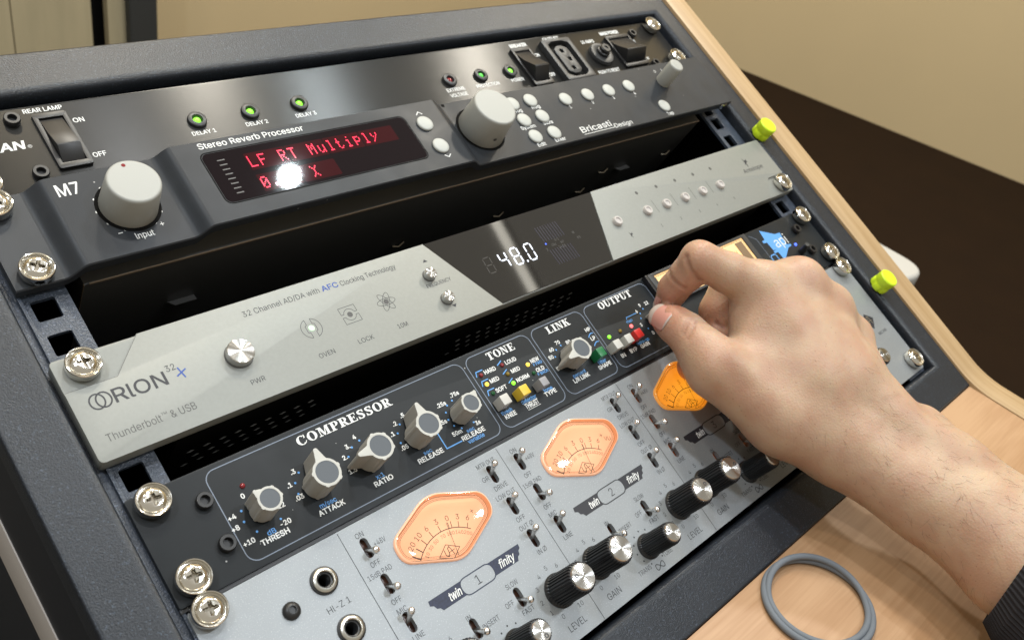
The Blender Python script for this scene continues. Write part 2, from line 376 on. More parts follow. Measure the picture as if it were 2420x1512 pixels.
# ------------------------------------------------------------------ lettering
_cache = {}
FONT = None
try:        # the grotesque that ships with Blender; the built-in one is used if it is missing
    import os
    _f = os.path.join(bpy.utils.system_resource('DATAFILES'), 'fonts', 'Inter.woff2')
    if os.path.exists(_f): FONT = bpy.data.fonts.load(_f)
except Exception: FONT = None
def glyphs(txt, bold, shear=0.0):
    key = (txt, bold, shear)
    if FONT: txt = txt.replace('I', 'l')
    if key in _cache: return _cache[key]
    cu = bpy.data.curves.new('t', 'FONT'); cu.body = txt; cu.size = 1; cu.offset = bold; cu.resolution_u = 3; cu.shear = shear
    if FONT: cu.font = FONT
    ob = bpy.data.objects.new('t', cu); COL.objects.link(ob); bpy.context.view_layer.update()
    c2 = ob.to_curve(bpy.context.evaluated_depsgraph_get())
    loops = []
    for sp in c2.splines:
        P = []
        bp_ = sp.bezier_points; n_ = len(bp_)
        if n_:
            for i in range(n_):
                p0, p1 = bp_[i], bp_[(i + 1) % n_]
                a0, a1, a2, a3 = p0.co, p0.handle_right, p1.handle_left, p1.co
                st = 1 if ((a1 - a0).cross(a3 - a0).length < 1e-5 and (a2 - a0).cross(a3 - a0).length < 1e-5) else 4
                for q in range(st):
                    t = q / st; v_ = a0 * (1 - t) ** 3 + a1 * 3 * t * (1 - t) ** 2 + a2 * 3 * t * t * (1 - t) + a3 * t ** 3; P.append((v_.x, v_.y))
        else: P = [(p.co.x, p.co.y) for p in sp.points]
        P = [p for i, p in enumerate(P) if (Vector(p) - Vector(P[i - 1])).length > 4e-3]
        if len(P) > 2: loops.append(P)
    ob.to_curve_clear(); bpy.data.objects.remove(ob); bpy.data.curves.remove(cu)
    area = lambda P: sum(P[i - 1][0] * P[i][1] - P[i][0] * P[i - 1][1] for i in range(len(P))) / 2
    A_ = [area(P) for P in loops]; sg = 1 if max(A_, key=abs) > 0 else -1
    if bold:
        nl = []
        for P in loops:
            Q = []
            for i in range(len(P)):
                d0 = (Vector(P[i]) - Vector(P[i - 1])).normalized(); d1 = (Vector(P[(i + 1) % len(P)]) - Vector(P[i])).normalized()
                t = d0 + d1
                t = t.normalized() if t.length > 1e-4 else d0
                nn = Vector((t.y, -t.x)) * sg; k_ = 1 / max(.5, abs(Vector((d0.y, -d0.x)).dot(Vector((t.y, -t.x)))))
                Q.append((P[i][0] + nn.x * bold * .5 * k_, P[i][1] + nn.y * bold * .5 * k_))
            nl.append(Q)
        loops = nl
    # triangulate everything at once and keep the triangles with a non-zero winding number
    pts = []; eds = []
    for P in loops:
        o = len(pts); pts += [Vector(p) for p in P]; eds += [(o + i, o + (i + 1) % len(P)) for i in range(len(P))]
    if not pts: _cache[key] = (np.zeros((1, 2)), []); return _cache[key]
    cv, ce, cf, *_ = delaunay_2d_cdt(pts, eds, [], 0, 1e-6)
    v = np.array([(p.x, p.y) for p in cv]); T = np.array([tuple(t) for t in cf if len(t) == 3]); cen = v[T].mean(1); W = np.zeros(len(T), int)
    for P in loops:
        Q = np.array(P); R_ = np.roll(Q, -1, 0)
        for (xa, ya), (xb, yb) in zip(Q, R_):
            side = (xb - xa) * (cen[:, 1] - ya) - (cen[:, 0] - xa) * (yb - ya)
            W += ((ya <= cen[:, 1]) & (yb > cen[:, 1]) & (side > 0)).astype(int) - ((ya > cen[:, 1]) & (yb <= cen[:, 1]) & (side < 0)).astype(int)
    f = [tuple(int(i) for i in t) for t, w in zip(T, W) if w != 0]
    _cache[key] = (v, f); return _cache[key]
_caph = None
class Ink(MB):
    def text(s, txt, x0, x1, y, cap, z, bold=0.0, rot=0.0, shear=0.0):
        """baseline at y, from x0 to x1, capital height cap"""
        global _caph
        if _caph is None: _caph = glyphs('H', 0.0)[0][:, 1].max()
        v, f = glyphs(txt, bold, shear)
        mn, mx = v[:, 0].min(), v[:, 0].max()
        if x1 is None: sx = cap / _caph; x1 = x0 + (mx - mn) * sx
        sx = (x1 - x0) / (mx - mn); sy = cap / _caph
        c, q = math.cos(math.radians(rot)), math.sin(math.radians(rot)); cx = (x0 + x1) / 2
        out = []
        for a, b in v:
            X = x0 + (a - mn) * sx - cx; Y = -b * sy
            out.append((cx + X * c - Y * q, y + X * q + Y * c, z))
        return s.add(out, f)
    def ctext(s, txt, cx, cy, cap, z, bold=0.0, rot=0.0, wid=None):
        v, f = glyphs(txt, bold)
        global _caph
        if _caph is None: _caph = glyphs('H', 0.0)[0][:, 1].max()
        w = wid or (v[:, 0].max() - v[:, 0].min()) * cap / _caph
        a = math.radians(rot)
        # keep the text centre fixed while turning
        n0 = len(s.v); s.text(txt, -w / 2, w / 2, cap / 2, cap, z, bold)
        for i in range(n0, len(s.v)):
            X, Y, Z = s.v[i]; s.v[i] = (cx + X * math.cos(a) - Y * math.sin(a), cy + X * math.sin(a) + Y * math.cos(a), Z)
        return s
    def line(s, pts, w, z, closed=False):
        pts = [Vector((p[0], p[1])) for p in pts]; n = len(pts)
        L = []; Rr = []
        for i in range(n):
            a = pts[i - 1] if (closed or i > 0) else pts[i]; b = pts[(i + 1) % n] if (closed or i < n - 1) else pts[i]
            t0 = (pts[i] - a); t1 = (b - pts[i])
            if t0.length < 1e-9: t0 = t1
            if t1.length < 1e-9: t1 = t0
            t0.normalize(); t1.normalize(); t = (t0 + t1)
            if t.length < 1e-6: t = t0
            t.normalize(); nn = Vector((-t.y, t.x)); k = 1 / max(0.5, nn.dot(Vector((-t0.y, t0.x))))
            L.append(pts[i] + nn * w / 2 * k); Rr.append(pts[i] - nn * w / 2 * k)
        vs = [(p.x, p.y, z) for p in L] + [(p.x, p.y, z) for p in Rr]
        m = n if closed else n - 1
        return s.add(vs, [(i, (i + 1) % n, (i + 1) % n + n, i + n) for i in range(m)])
    def dot(s, x, y, r, z, n=12): return s.sheet(circ(x, y, r, n), z)
    def poly(s, pts, z): return s.sheet(pts, z)

# slab-serif capitals, drawn from strokes on a 1-unit tall grid (y up)
def serif_glyph(ch):
    T = 0.24; t = 0.09; out = []
    def rect(x0, x1, y0, y1): out.append([(x0, y0), (x1, y0), (x1, y1), (x0, y1)])
    def stem(x): rect(x - T / 2, x + T / 2, 0, 1)
    def ser(x, y, w=0.23):
        rect(x - w, x + w, y, y + t) if y < 0.5 else rect(x - w, x + w, y - t, y)
    def bowl(cx, cy, rx, ry, a0, a1, wx, wy, n=14):
        for i in range(n):
            p = []
            for a, q in ((a0 + (a1 - a0) * i / n, 0), (a0 + (a1 - a0) * (i + 1) / n, 0)):
                a = math.radians(a); p.append((a, cx + rx * math.cos(a), cy + ry * math.sin(a), cx + (rx - wx) * math.cos(a), cy + (ry - wy) * math.sin(a)))
            out.append([(p[0][1], p[0][2]), (p[1][1], p[1][2]), (p[1][3], p[1][4]), (p[0][3], p[0][4])])
    def quad(*p): out.append(list(p))
    w = 0.8
    if ch in 'OC':
        w = 0.9; bowl(0.45, 0.5, 0.43, 0.52, 0 if ch == 'O' else 48, 360 if ch == 'O' else 312, 0.24, 0.08, 26)
        if ch == 'C': rect(0.72, 0.80, 0.66, 1.0); rect(0.66, 0.8, 0.64, 0.72); quad((0.66, 0.12), (0.73, 0.09), (0.83, 0.30), (0.77, 0.32))
    elif ch == 'M':
        w = 1.15; rect(0.17, 0.25, 0, 1); rect(0.80, 1.02, 0, 1); ser(0.2, 0, 0.17); ser(0.9, 0, 0.22); rect(0.02, 0.3, 1 - t, 1); rect(0.8, 1.12, 1 - t, 1)
        quad((0.17, 1), (0.42, 1), (0.62, 0.1), (0.50, 0.0)); quad((0.50, 0.0), (0.6, 0.0), (0.86, 1), (0.80, 1))
    elif ch in 'PR':
        w = 0.86 if ch == 'R' else 0.78; stem(0.24); ser(0.24, 0); rect(0.02, 0.42, 1 - t, 1); rect(0.3, 0.48, 0.92, 1); rect(0.3, 0.48, 0.44, 0.52)
        bowl(0.46, 0.72, 0.30, 0.28, -90, 90, 0.22, 0.08)
        if ch == 'R': quad((0.36, 0.47), (0.58, 0.47), (0.80, 0.02), (0.58, 0.02)); rect(0.6, 0.92, 0, t)
    elif ch in 'EL':
        w = 0.82; stem(0.24); ser(0.24, 0); ser(0.24, 1); rect(0.3, 0.76, 0, t); rect(0.70, 0.77, 0, 0.30)
        if ch == 'E': rect(0.3, 0.74, 1 - t, 1); rect(0.67, 0.74, 0.72, 1); rect(0.3, 0.56, 0.46, 0.54); rect(0.52, 0.59, 0.36, 0.64)
    elif ch == 'S':
        w = 0.74
        pts = [(0.60, 0.78, .08), (0.5, 0.93, .10), (0.36, 0.96, .12), (0.2, 0.88, .18), (0.17, 0.74, .2), (0.27, 0.60, .2), (0.45, 0.48, .22), (0.57, 0.34, .2), (0.55, 0.14, .18), (0.40, 0.04, .12), (0.24, 0.06, .10), (0.12, 0.24, .08)]
        for i in range(len(pts) - 1):
            a = Vector(pts[i][:2]); b = Vector(pts[i + 1][:2]); d = (b - a).normalized(); nn = Vector((-d.y, d.x)); wa, wb = pts[i][2] / 2, pts[i + 1][2] / 2
            a = a - d * 0.02; b = b + d * 0.02
            out.append([tuple(a + nn * wa), tuple(b + nn * wb), tuple(b - nn * wb), tuple(a - nn * wa)])
        rect(0.58, 0.66, 0.68, 1.0); rect(0.07, 0.14, 0.0, 0.34)
    elif ch == 'T':
        w = 0.84; stem(0.42); ser(0.42, 0); rect(0.04, 0.80, 1 - t, 1); rect(0.04, 0.11, 0.70, 1); rect(0.73, 0.80, 0.70, 1)
    elif ch == 'N':
        w = 0.95; rect(0.15, 0.23, 0, 1); rect(0.72, 0.80, 0, 1); ser(0.19, 0, 0.17); ser(0.76, 1, 0.17); rect(0.02, 0.2, 1 - t, 1)
        quad((0.12, 1), (0.38, 1), (0.80, 0), (0.64, 0))
    elif ch == 'I': w = 0.48; stem(0.24); ser(0.24, 0); ser(0.24, 1)
    elif ch == 'K':
        w = 0.95; stem(0.24); ser(0.24, 0); ser(0.24, 1); quad((0.34, 0.40), (0.34, 0.54), (0.70, 0.95), (0.78, 0.95)); rect(0.56, 0.90, 1 - t, 1)
        quad((0.42, 0.56), (0.56, 0.68), (0.86, 0.04), (0.62, 0.04)); rect(0.56, 0.95, 0, t)
    elif ch == 'U':
        w = 0.92; rect(0.12, 0.36, 0.3, 1); ser(0.24, 1); rect(0.70, 0.78, 0.3, 1); ser(0.74, 1, 0.16); bowl(0.45, 0.32, 0.33, 0.34, 180, 360, 0.18, 0.1)
    return out, w
def serif(ink, txt, x0, x1, y, cap, z):
    tot = sum(serif_glyph(c)[1] + 0.04 for c in txt) - 0.04; sx = (x1 - x0) / tot; x = x0
    for c in txt:
        qs, w = serif_glyph(c)
        for k, q in enumerate(qs): ink.add([(x + p[0] * sx, y - p[1] * cap, z + 0.0015 * k) for p in q], [tuple(range(len(q)))])
        x += (w + 0.04) * sx
def ink_part(dev, ink, m, label=None, name='lettering'):
    if ink.v: return solid(name, m, dev, ink, smooth=0, label=label, kind='stuff')
# ================================================================== the desk that holds the rack
def desk_pt(x, v, h=0.0):
    """desk-top coordinates: x, v = distance in front of the rack's lower edge, h = height over the desk (mm) -> rack mm"""
    c, q = math.cos(TILT), math.sin(TILT)
    return (x, 340.2 + v * c - h * q, 4.2 + v * q + h * c)
desk = thing('studio_desk', (240, 341.3, 0), 'beech studio desk with a sloping black steel rack bay let into its top', 'desk')
mb = MB()      # desk top board (horizontal in the world)
vs = [desk_pt(x, v, h) for h in (0, -22) for v in (0, 620) for x in (-300, 505)]
mb.add(vs, [(0, 1, 3, 2), (4, 6, 7, 5), (0, 4, 5, 1), (2, 3, 7, 6), (0, 2, 6, 4), (1, 5, 7, 3)])
solid('desk_top', M['desk'], desk, mb, bevel=0.6)
# right-hand wooden side panel, its upper edge following the rack and then the desk
def sidepanel():
    # outline in the (y, z) plane, upper edge from the back of the rack to the front of the desk, softened bend
    up = [(-60, 7.5), (240, 6.6), (329, 6.2)]
    for i in range(1, 13):
        t = i / 12; up.append((329 + 27 * t, 6.2 + 27 * (t * t) * math.tan(TILT) * 0.5))
    e = up[-1]
    up.append((e[0] + 500 * math.cos(TILT), e[1] + 500 * math.sin(TILT)))
    dn = [(up[-1][0] + 60, up[-1][1] - 140), (360, -160), (-60, -140)]
    prof = up + dn
    m = MB(); n = len(prof)
    v = [(505, p[0], p[1]) for p in prof] + [(527.5, p[0], p[1]) for p in prof]
    tris = tessellate_polygon([[Vector((p[0], p[1], 0)) for p in prof]])
    f = [tuple(t) for t in tris] + [tuple(i + n for i in t) for t in tris] + [(i, (i + 1) % n, (i + 1) % n + n, i + n) for i in range(n)]
    return m.add(v, f)
solid('side_panel', M['edge'], desk, sidepanel(), bevel=1.2)
# steel frame of the rack bay: four bars with rolled inner edges
def framebar(sec, ring):
    m = MB(); k = len(sec); vs = []
    for c in ring: vs += [c(a, z) for a, z in sec]
    fs = [(i * k + j, ((i + 1) % 4) * k + j, ((i + 1) % 4) * k + j + 1, i * k + j + 1) for i in range(4) for j in range(k - 1)]
    return m.add(vs, fs)
# section: a = distance from the opening outwards, z = height
sec = [(0, -12), (0, -2.0), (0.12, 1.2), (0.5, 2.8), (1.3, 4.1), (2.4, 4.85), (3.6, 5.1), (4.2, 5.1), (4.9, 5.1), (19, 5.1)]
x0, x1, y0, y1 = -3.0, 486.0, -3.0, 315.6
OW = (23, 19, 22.3, 24.2)
def ringpt(sx, sy):
    def g(a, z):
        a_x = a + ((OW[0] - 19) if sx < 0 else 0) * (a > 10)
        a_t = a + ((OW[2] - 19) if sy < 0 else (OW[3] - 19)) * (a > 10)
        X = x0 - a_x if sx < 0 else x1 + a_x
        Y = y0 - a_t if sy < 0 else y1 + a_t
        return (X, Y, z)
    return g
mb = framebar(sec + [(19, 5.1)], [ringpt(-1, -1), ringpt(1, -1), ringpt(1, 1), ringpt(-1, 1)])
outer = [(20.3, 4.6), (21.2, 3.0), (21.4, -70)]
mb2 = framebar(sec[:-1] + [(17.4, 5.1), (18.0, 5.1), (18.7, 4.8), (19.1, 4.0), (19.3, 2.6), (19.3, 1.8), (19.3, -8)], [ringpt(-1, -1), ringpt(1, -1), ringpt(1, 1), ringpt(-1, 1)])
fr = solid('rack_frame', M['frame'], desk, mb2, smooth=60)
# left outer face of the bay and the pale-edged board beneath it
mb = MB().box(-25.6, -23.5, -25, 345, -64, 2.6); solid('bay_side', M['darkside'], desk, mb)
mb = MB().box(-26.2, -23.6, -40, 600, -94, -62); solid('edge_banded_board', M['whitestrip'], desk, mb, bevel=0.4)
mb = MB().box(-24.8, -23.8, -40, 600, -390, -95); solid('lower_side', M['darkside'], desk, mb)
mb = MB().box(-320, -27.9, -200, 900, -420, -400); solid('lower_shelf', M['browngrey'], desk, mb)
# black box added inside the bay to block room light from behind
mb = MB()
mb.box(-23, -20.5, -24, 338, -330, -10); mb.box(502, 504.8, -24, 338, -330, -10)
mb.box(-20, 502, -24, -21.5, -330, -10); mb.box(-20, 502, 336, 338.5, -330, -10); mb.box(-20, 502, -21, 335.5, -332, -330)
solid('bay_light_block', M['void'], desk, mb)
# rack rails with square cage-nut holes
for xa, xb, hx in ((-2.8, 19.5, 9.3), (463.5, 485.6, 471.6)):
    holes = []
    for u in range(7):
        for dy in (6.35, 22.225, 38.1):
            y = u * 44.45 + dy; holes.append(rrect(hx - 4.7, hx + 4.7, y - 4.7, y + 4.7, 0.8, 2))
    mb = MB().prism([(xa, -2), (xb, -2), (xb, 315), (xa, 315)], -5.2, -3.2, holes)
    solid('rack_rail', M['rail'], desk, mb, smooth=0)
mb = MB()
mb.box(0.9, 2.3, -2, 315, -3.2, -1.2); solid('rail_lip', M['rail'], desk, mb, bevel=0.3)

# ================================================================== shared little parts
def screw_meshes():
    b = MB().lathe([(0, 0), (5.2, 0), (6.0, 0.3), (6.45, 0.9), (6.5, 4.2), (6.4, 4.8), (6.15, 5.0), (5.85, 4.9), (5.7, 4.4), (5.62, 3.7), (5.2, 3.75), (4.9, 4.3), (4.2, 4.95), (3.5, 5.35), (3.0, 5.5)], n=44)
    # dome top with a cross recess
    def star(r1, r2):
        p = []
        for k in range(4):
            a = k * math.pi / 2
            for da, r in ((-0.24, r1), (-0.15, r1 * 1.02), (0.15, r1 * 1.02), (0.24, r1), (math.pi / 4, r2)):
                p.append((r * math.cos(a + da), r * math.sin(a + da)))
        return p
    st = star(2.7, 1.15)
    ring = circ(0, 0, 3.0, 44)
    b.sheet(ring, 5.5, [st])
    n = len(st); v = [(p[0], p[1], 5.5) for p in st] + [(p[0] * 0.6, p[1] * 0.6, 3.2) for p in st]
    b.add(v, [(i, (i + 1) % n, (i + 1) % n + n, i + n) for i in range(n)])
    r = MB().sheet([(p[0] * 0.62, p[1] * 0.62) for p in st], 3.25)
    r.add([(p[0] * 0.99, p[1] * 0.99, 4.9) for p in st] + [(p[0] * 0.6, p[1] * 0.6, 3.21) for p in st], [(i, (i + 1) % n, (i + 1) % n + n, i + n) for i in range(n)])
    return b.mesh('screw_head', smooth=50), r.mesh('cross_recess', smooth=0)
SCR, SCRX = screw_meshes(); SCR.materials.append(M['nickel']); SCRX.materials.append(M['nickel_dark'])
def screw(dev, x, y, z=0.3, rot=None):
    s = part('rack_screw', SCR, None, dev, rel(dev, x, y, z), rot=random.uniform(0, 90) if rot is None else rot)
    part('cross_recess', SCRX, None, s)
SOCK = MB().lathe([(0, 0), (3.1, 0), (3.3, 0.4), (3.3, 2.6), (3.0, 3.0), (1.9, 3.0), (1.75, 2.7), (1.7, 1.0), (0, 1.0)], n=24).mesh('socket_screw', smooth=40)
SOCK.materials.append(M['blackplastic'])
def sock(dev, x, y, z=0.0, sc=1.0):
    o = part('socket_screw', SOCK, None, dev, rel(dev, x, y, z)); o.scale = (sc, sc, sc)
LEDB = MB().lathe([(4.5, 0), (4.6, 0.5), (4.4, 1.6), (4.0, 1.9), (2.6, 1.9), (2.3, 1.5), (2.2, -1.0), (0, -1.0)], n=28).mesh('led_bezel', smooth=40)
LEDD = MB().lathe([(1.9, -1.0), (1.9, 0.2), (1.5, 1.0), (0.8, 1.4), (0, 1.5)], n=16).mesh('led_dome', smooth=60)
LEDB.materials.append(M['greyplastic'])
def led_bezel(dev, x, y, m, z=0, label=None):
    b = part('led_bezel', LEDB, None, dev, rel(dev, x, y, z))
    d = part('led_dome', LEDD.copy(), m, b, label=label)
def small_led(dev, x, y, m, z=0, r=1.05, label=None):
    mb = MB().lathe([(r, 0), (r, 0.4), (r * .75, 0.85), (r * .35, 1.05), (0, 1.1)], n=14)
    part('indicator_led', mb.mesh('indicator_led', smooth=60), m, dev, rel(dev, x, y, z), label=label)

# ================================================================== power conditioner (top unit, y 0.5 - 44)
pc = thing('power_conditioner', (0, 0.5, 0), 'black brushed power conditioner with three green delay lights, topmost unit in the rack', 'power conditioner')
solid('front_panel', M['furman'], pc, MB().prism(rrect(0.5, 482.2, 0.3, 44.0, 1.0), -3, 0), bevel=0.25)
def rocker(dev, x0, x1, y0, y1, hi, name='rocker_switch'):
    mb = MB(); mb.prism(rrect(x0, x1, y0, y1, 1.0), 0.02, 2.0, [rrect(x0 + 2, x1 - 2, y0 + 2.6, y1 - 2.6, 0.3)])
    b = solid('switch_bezel', M['blackplastic'], dev, mb, bevel=0.3)
    ya, yb = y0 + 3.0, y1 - 3.0; ym = ya + (yb - ya) * 0.70
    m = MB(); prof = [(ya, 1.2), (ya + (ym - ya) * .5, 1.2 + (hi - 1.2) * 0.38), (ym, hi), (ym + 1.0, hi - 0.2), (yb, 1.0), (yb, -2), (ya, -2)]
    n = len(prof); v = [(x0 + 2.3, p[0], p[1]) for p in prof] + [(x1 - 2.3, p[0], p[1]) for p in prof]
    m.add(v, [tuple(range(n)), tuple(range(n, 2 * n))] + [(i, (i + 1) % n, (i + 1) % n + n, i + n) for i in range(n)])
    sub('rocker', M['blackplastic'], b, dev, m, bevel=0.3)
rocker(pc, 39.0, 53.2, 6.4, 36.0, 5.5)
rocker(pc, 326.0, 343.0, 8.0, 38.5, 8.5)
rocker(pc, 418.0, 443.5, 9.0, 37.0, 9.0)
for x in (107.6, 135.6, 163.8): led_bezel(pc, x, 22, M['led_green'])
led_bezel(pc, 265.6, 23, M['off_red'], label='unlit red warning light'); led_bezel(pc, 290.4, 23.3, M['led_dimgreen']); led_bezel(pc, 315.0, 23.6, M['led_green'])
for x, y in ((31.2, 7.2), (31.1, 36.1), (448.6, 9.6), (449.3, 38)): sock(pc, x, y)
# appliance outlet
ob = solid('power_outlet', M['greyplastic'], pc, MB().prism(rrect(353.5, 380.5, 6.5, 40.5, 1.0), 0.02, 4.0,
     [roundpoly([(357, 11), (362, 8.5), (372, 8.5), (377, 11), (377, 36), (372, 38.5), (362, 38.5), (357, 36)], 1.5, 3)]), bevel=0.3)
sub('outlet_well', M['void'], ob, pc, MB().box(354, 380, 7, 40, -1.5, -1.0))
tp = MB().prism(roundpoly([(361, 14.5), (365, 11.8), (369.5, 11.8), (373.5, 14.5), (373.5, 32.5), (369.5, 35.2), (365, 35.2), (361, 32.5)], 1.0, 3), -1, 3.0,
     [rrect(365.4, 368.6, 14.6, 17.8, .2, 1), rrect(367.6, 370.8, 21.8, 25.0, .2, 1), rrect(365.4, 368.6, 29.2, 32.4, .2, 1)])
sub('outlet_core', M['greyplastic'], ob, pc, tp, bevel=0.2)
br = solid('reset_breaker', M['greyplastic'], pc, MB().lathe([(9.3, 0), (9.4, 1.8), (8.8, 3.0), (5.6, 3.4), (5.2, 3.2), (0, 3.2)], 402.6, 23, 36), smooth=40)
sub('breaker_button', M['blackplastic'], br, pc, MB().lathe([(4.6, 3), (4.6, 5), (3.9, 5.4), (3.9, 7.4), (3.3, 8.0), (1.6, 8.0), (1.4, 7.4), (0, 7.3)], 402.6, 23, 28), smooth=40)
k = Ink(); z = 0.06
k.text('REAR LAMP', 37.3, 53.6, 3.9, 2.2, z, .03); k.text('ON', 54.8, 59.6, 12.3, 2.4, z, .03); k.text('OFF', 54.9, 60.7, 32.0, 2.4, z, .03)
k.text('FURMAN', 1.5, 31.8, 21.6, 4.0, z, .05, shear=0.15); k.line(circ(33.0, 20.9, 0.75, 12), 0.15, z, True); k.text('R', 32.7, 33.3, 21.3, 0.8, z)
for x, t in ((101.9, '1'), (129.9, '2'), (158.1, '3')): k.text('DELAY ' + t, x, x + 12.0, 30.0, 2.2, z, .03)
k.text('EXTREME', 259.2, 272.9, 30.8, 2.4, z, .03); k.text('VOLTAGE', 259.2, 272.4, 34.9, 2.4, z, .03); k.text('PROTECTION', 282.2, 300.8, 31.6, 2.4, z, .03); k.text('POWER', 311.4, 322.2, 31.7, 2.4, z, .03)
k.text('BREAKER', 329.5, 344.6, 5.9, 2.6, z, .06); k.text('OUTLET', 361.5, 377, 4.0, 2.4, z, .05); k.text('15 AMPS', 394.1, 407.1, 11.0, 2.6, z, .04)
k.text('MAIN POWER', 417.8, 438, 6.2, 2.8, z, .06); k.text('PUSH TO RESET', 389.5, 411.4, 37.6, 2.6, z, .04)
k.text('ON', 345.0, 349.2, 15.5, 2.4, z, .04); k.text('OFF', 345.5, 350.5, 32.4, 2.6, z, .05); k.text('ON', 444.6, 448.0, 16, 2.2, z, .05); k.text('OFF', 445, 449, 33, 2.2, z, .05)
ink_part(pc, k, M['white'])
for x, y in ((8.75, 6.35), (8.75, 38.1), (473.9, 6.0), (473.9, 37.3)): screw(pc, x, y)

# ================================================================== stereo reverb (y 44.6 - 88.6), face plate with raised fields
rv = thing('reverb_processor', (0, 44.6, 0), 'charcoal stereo reverb unit with pale round knobs and a dark window of glowing red text', 'reverb processor')
def zprof():
    P = [(0.6, 3.6), (18.6, 3.6)]
    def s(xa, za, xb, zb, n=7):
        for i in range(n + 1):
            t = i / n; P.append((xa + (xb - xa) * t, za + (zb - za) * (3 * t * t - 2 * t ** 3)))
    s(18.8, 3.6, 27.5, 10); s(71.5, 10, 80, 16); s(228, 16, 237.5, 10.4); P.append((482.0, 10.4))
    return P
zp = zprof(); n = len(zp); mb = MB()
v = []
ys = [45.0, 45.5, 88.0, 88.5]
for qy, dz in zip(ys, (-0.6, 0, 0, -0.6)): v += [(x, qy, z + dz) for x, z in zp]
f = [(r * n + i, r * n + i + 1, (r + 1) * n + i + 1, (r + 1) * n + i) for r in range(3) for i in range(n - 1)]
bk = len(v); v += [(x, 45.0, z - 4.2 if z < 5 else z - 5) for x, z in zp] + [(x, 88.5, z - 4.2 if z < 5 else z - 5) for x, z in zp]
f += [(i, i + 1, bk + i + 1, bk + i) for i in range(n - 1)] + [(3 * n + i, 3 * n + i + 1, bk + n + i + 1, bk + n + i) for i in range(n - 1)]
f += [(bk + i, bk + i + 1, bk + n + i + 1, bk + n + i) for i in range(n - 1)]
f += [(0, n, 2 * n, 3 * n, bk + n, bk), (n - 1, 2 * n - 1, 3 * n - 1, 4 * n - 1, bk + 2 * n - 1, bk + n - 1)]
mb.add(v, f); solid('front_panel', M['m7'], rv, mb, smooth=28)
# chassis behind it, seen through the gap under the panel
ch = solid('chassis', M['chassis'], rv, MB().box(27, 458.5, 46, 88.2, -280, -5.0), smooth=0)
sub('front_edge', M['chassis_edge'], ch, rv, MB().box(29, 458, 87.9, 88.45, -5.6, -4.7))
sub('side_edge_line', M['chassis_edge'], ch, rv, MB().box(26.8, 27.0, 87.6, 88.3, -90, -5.2))  # thin strip painting the highlight on the left lower edge
for x, z in ((75, -40), (398, -38)):
    sub('foot_tab', M['greyprint'], ch, rv, MB().add([(x - 6.5, 88.3, z), (x + 6.5, 88.3, z), (x + 6.2, 91.6, z + 1.2), (x - 4.4, 91.6, z + 1.2), (x - 6.5, 88.3, z - 1), (x + 6.5, 88.3, z - 1), (x + 6.2, 91.6, z + .2), (x - 4.4, 91.6, z + .2)], [(0, 1, 2, 3), (4, 5, 6, 7), (3, 2, 6, 7), (0, 3, 7, 4), (1, 2, 6, 5)]))
for x, z in ((376, -36), (366, -54), (208, -52), (288, -53), (446, -36)):
    sub('spring_clip', M['nickel_dark'], ch, rv, MB().tube([(x - 3, 88.6, z - 1), (x, 90.2, z), (x + 3.2, 89.2, z + 2.4)], 0.7, 8).lathe([(0, 88), (0, 88)], 0, 0, 3) if False else MB().tube([(x - 3, 88.6, z - 1), (x, 90.2, z), (x + 3.2, 89.2, z + 2.4)], 0.75, 8))
# display window
def slantwin(): return rrect(90.2, 203.4, 52.6, 79.6, 3.0)
win = solid('display_window', M['redglass'], rv, MB().sheet(slantwin(), 16.07), smooth=0)
sub('window_groove', M['void'], win, rv, Ink().line(rrect(89.7, 203.9, 52.1, 80.1, 3.3), 0.55, 16.05, True), smooth=0)
FONT5 = {'L': '1000010000100001000010000100001111', 'X': 0}
G57 = {
 'L': ['10000'] * 6 + ['11111'], 'F': ['11111', '10000', '10000', '11110', '10000', '10000', '10000'],
 'R': ['11110', '10001', '10001', '11110', '10100', '10010', '10001'], 'T': ['11111'] + ['00100'] * 6,
 'M': ['10001', '11011', '10101', '10101', '10001', '10001', '10001'], 'u': ['00000', '00000', '10001', '10001', '10001', '10011', '01101'],
 'l': ['01100', '00100', '00100', '00100', '00100', '00100', '01110'], 't': ['01000', '01000', '11100', '01000', '01000', '01001', '00110'],
 'i': ['00100', '00000', '01100', '00100', '00100', '00100', '01110'], 'p': ['00000', '11110', '10001', '10001', '11110', '10000', '10000'],
 'y': ['00000', '10001', '10001', '01010', '00100', '01000', '10000'], 'X': ['10001', '01010', '00100', '00100', '00100', '01010', '10001'],
 '0': ['01110', '10001', '10011', '10101', '11001', '10001', '01110'], '.': ['00000'] * 5 + ['01100', '01100'], '8': ['01110', '10001', '10001', '01110', '10001', '10001', '01110'], ' ': ['00000'] * 7}
disp = MB(); mods = MB()
for row, (txt, yc) in enumerate((('LF RT Multiply', 61.0), ('0.80 X', 73.2))):
    for i, c in enumerate(txt):
        cx = 111.6 + i * 5.28
        for r in range(7):
            for q in range(5):
                if G57[c][r][q] == '1':
                    X = cx + (q - 2) * 0.70; Y = yc + (r - 3) * 0.92
                    disp.sheet([(X - .27, Y - .33), (X + .27, Y - .33), (X + .27, Y + .33), (X - .27, Y + .33)], 16.14)
    for g in range(4 if row == 0 else 2):
        xa = 109.2 + g * 21.1; mods.sheet(rrect(xa, xa + 20.6, yc - 4.7, yc + 4.7, 0.4, 1), 16.10)
sub('display_module', M['module'], win, rv, mods, smooth=0)
sub('display_text', M['dots'], win, rv, disp, smooth=0, label='glowing red dot-matrix text')
tk = Ink()
for i in range(8): tk.line([(96.2, 57.2 + i * 2.62), (99.8, 57.2 + i * 2.62)], 0.62, 16.12)
sub('level_ticks', M['greyprint'], win, rv, tk, smooth=0)
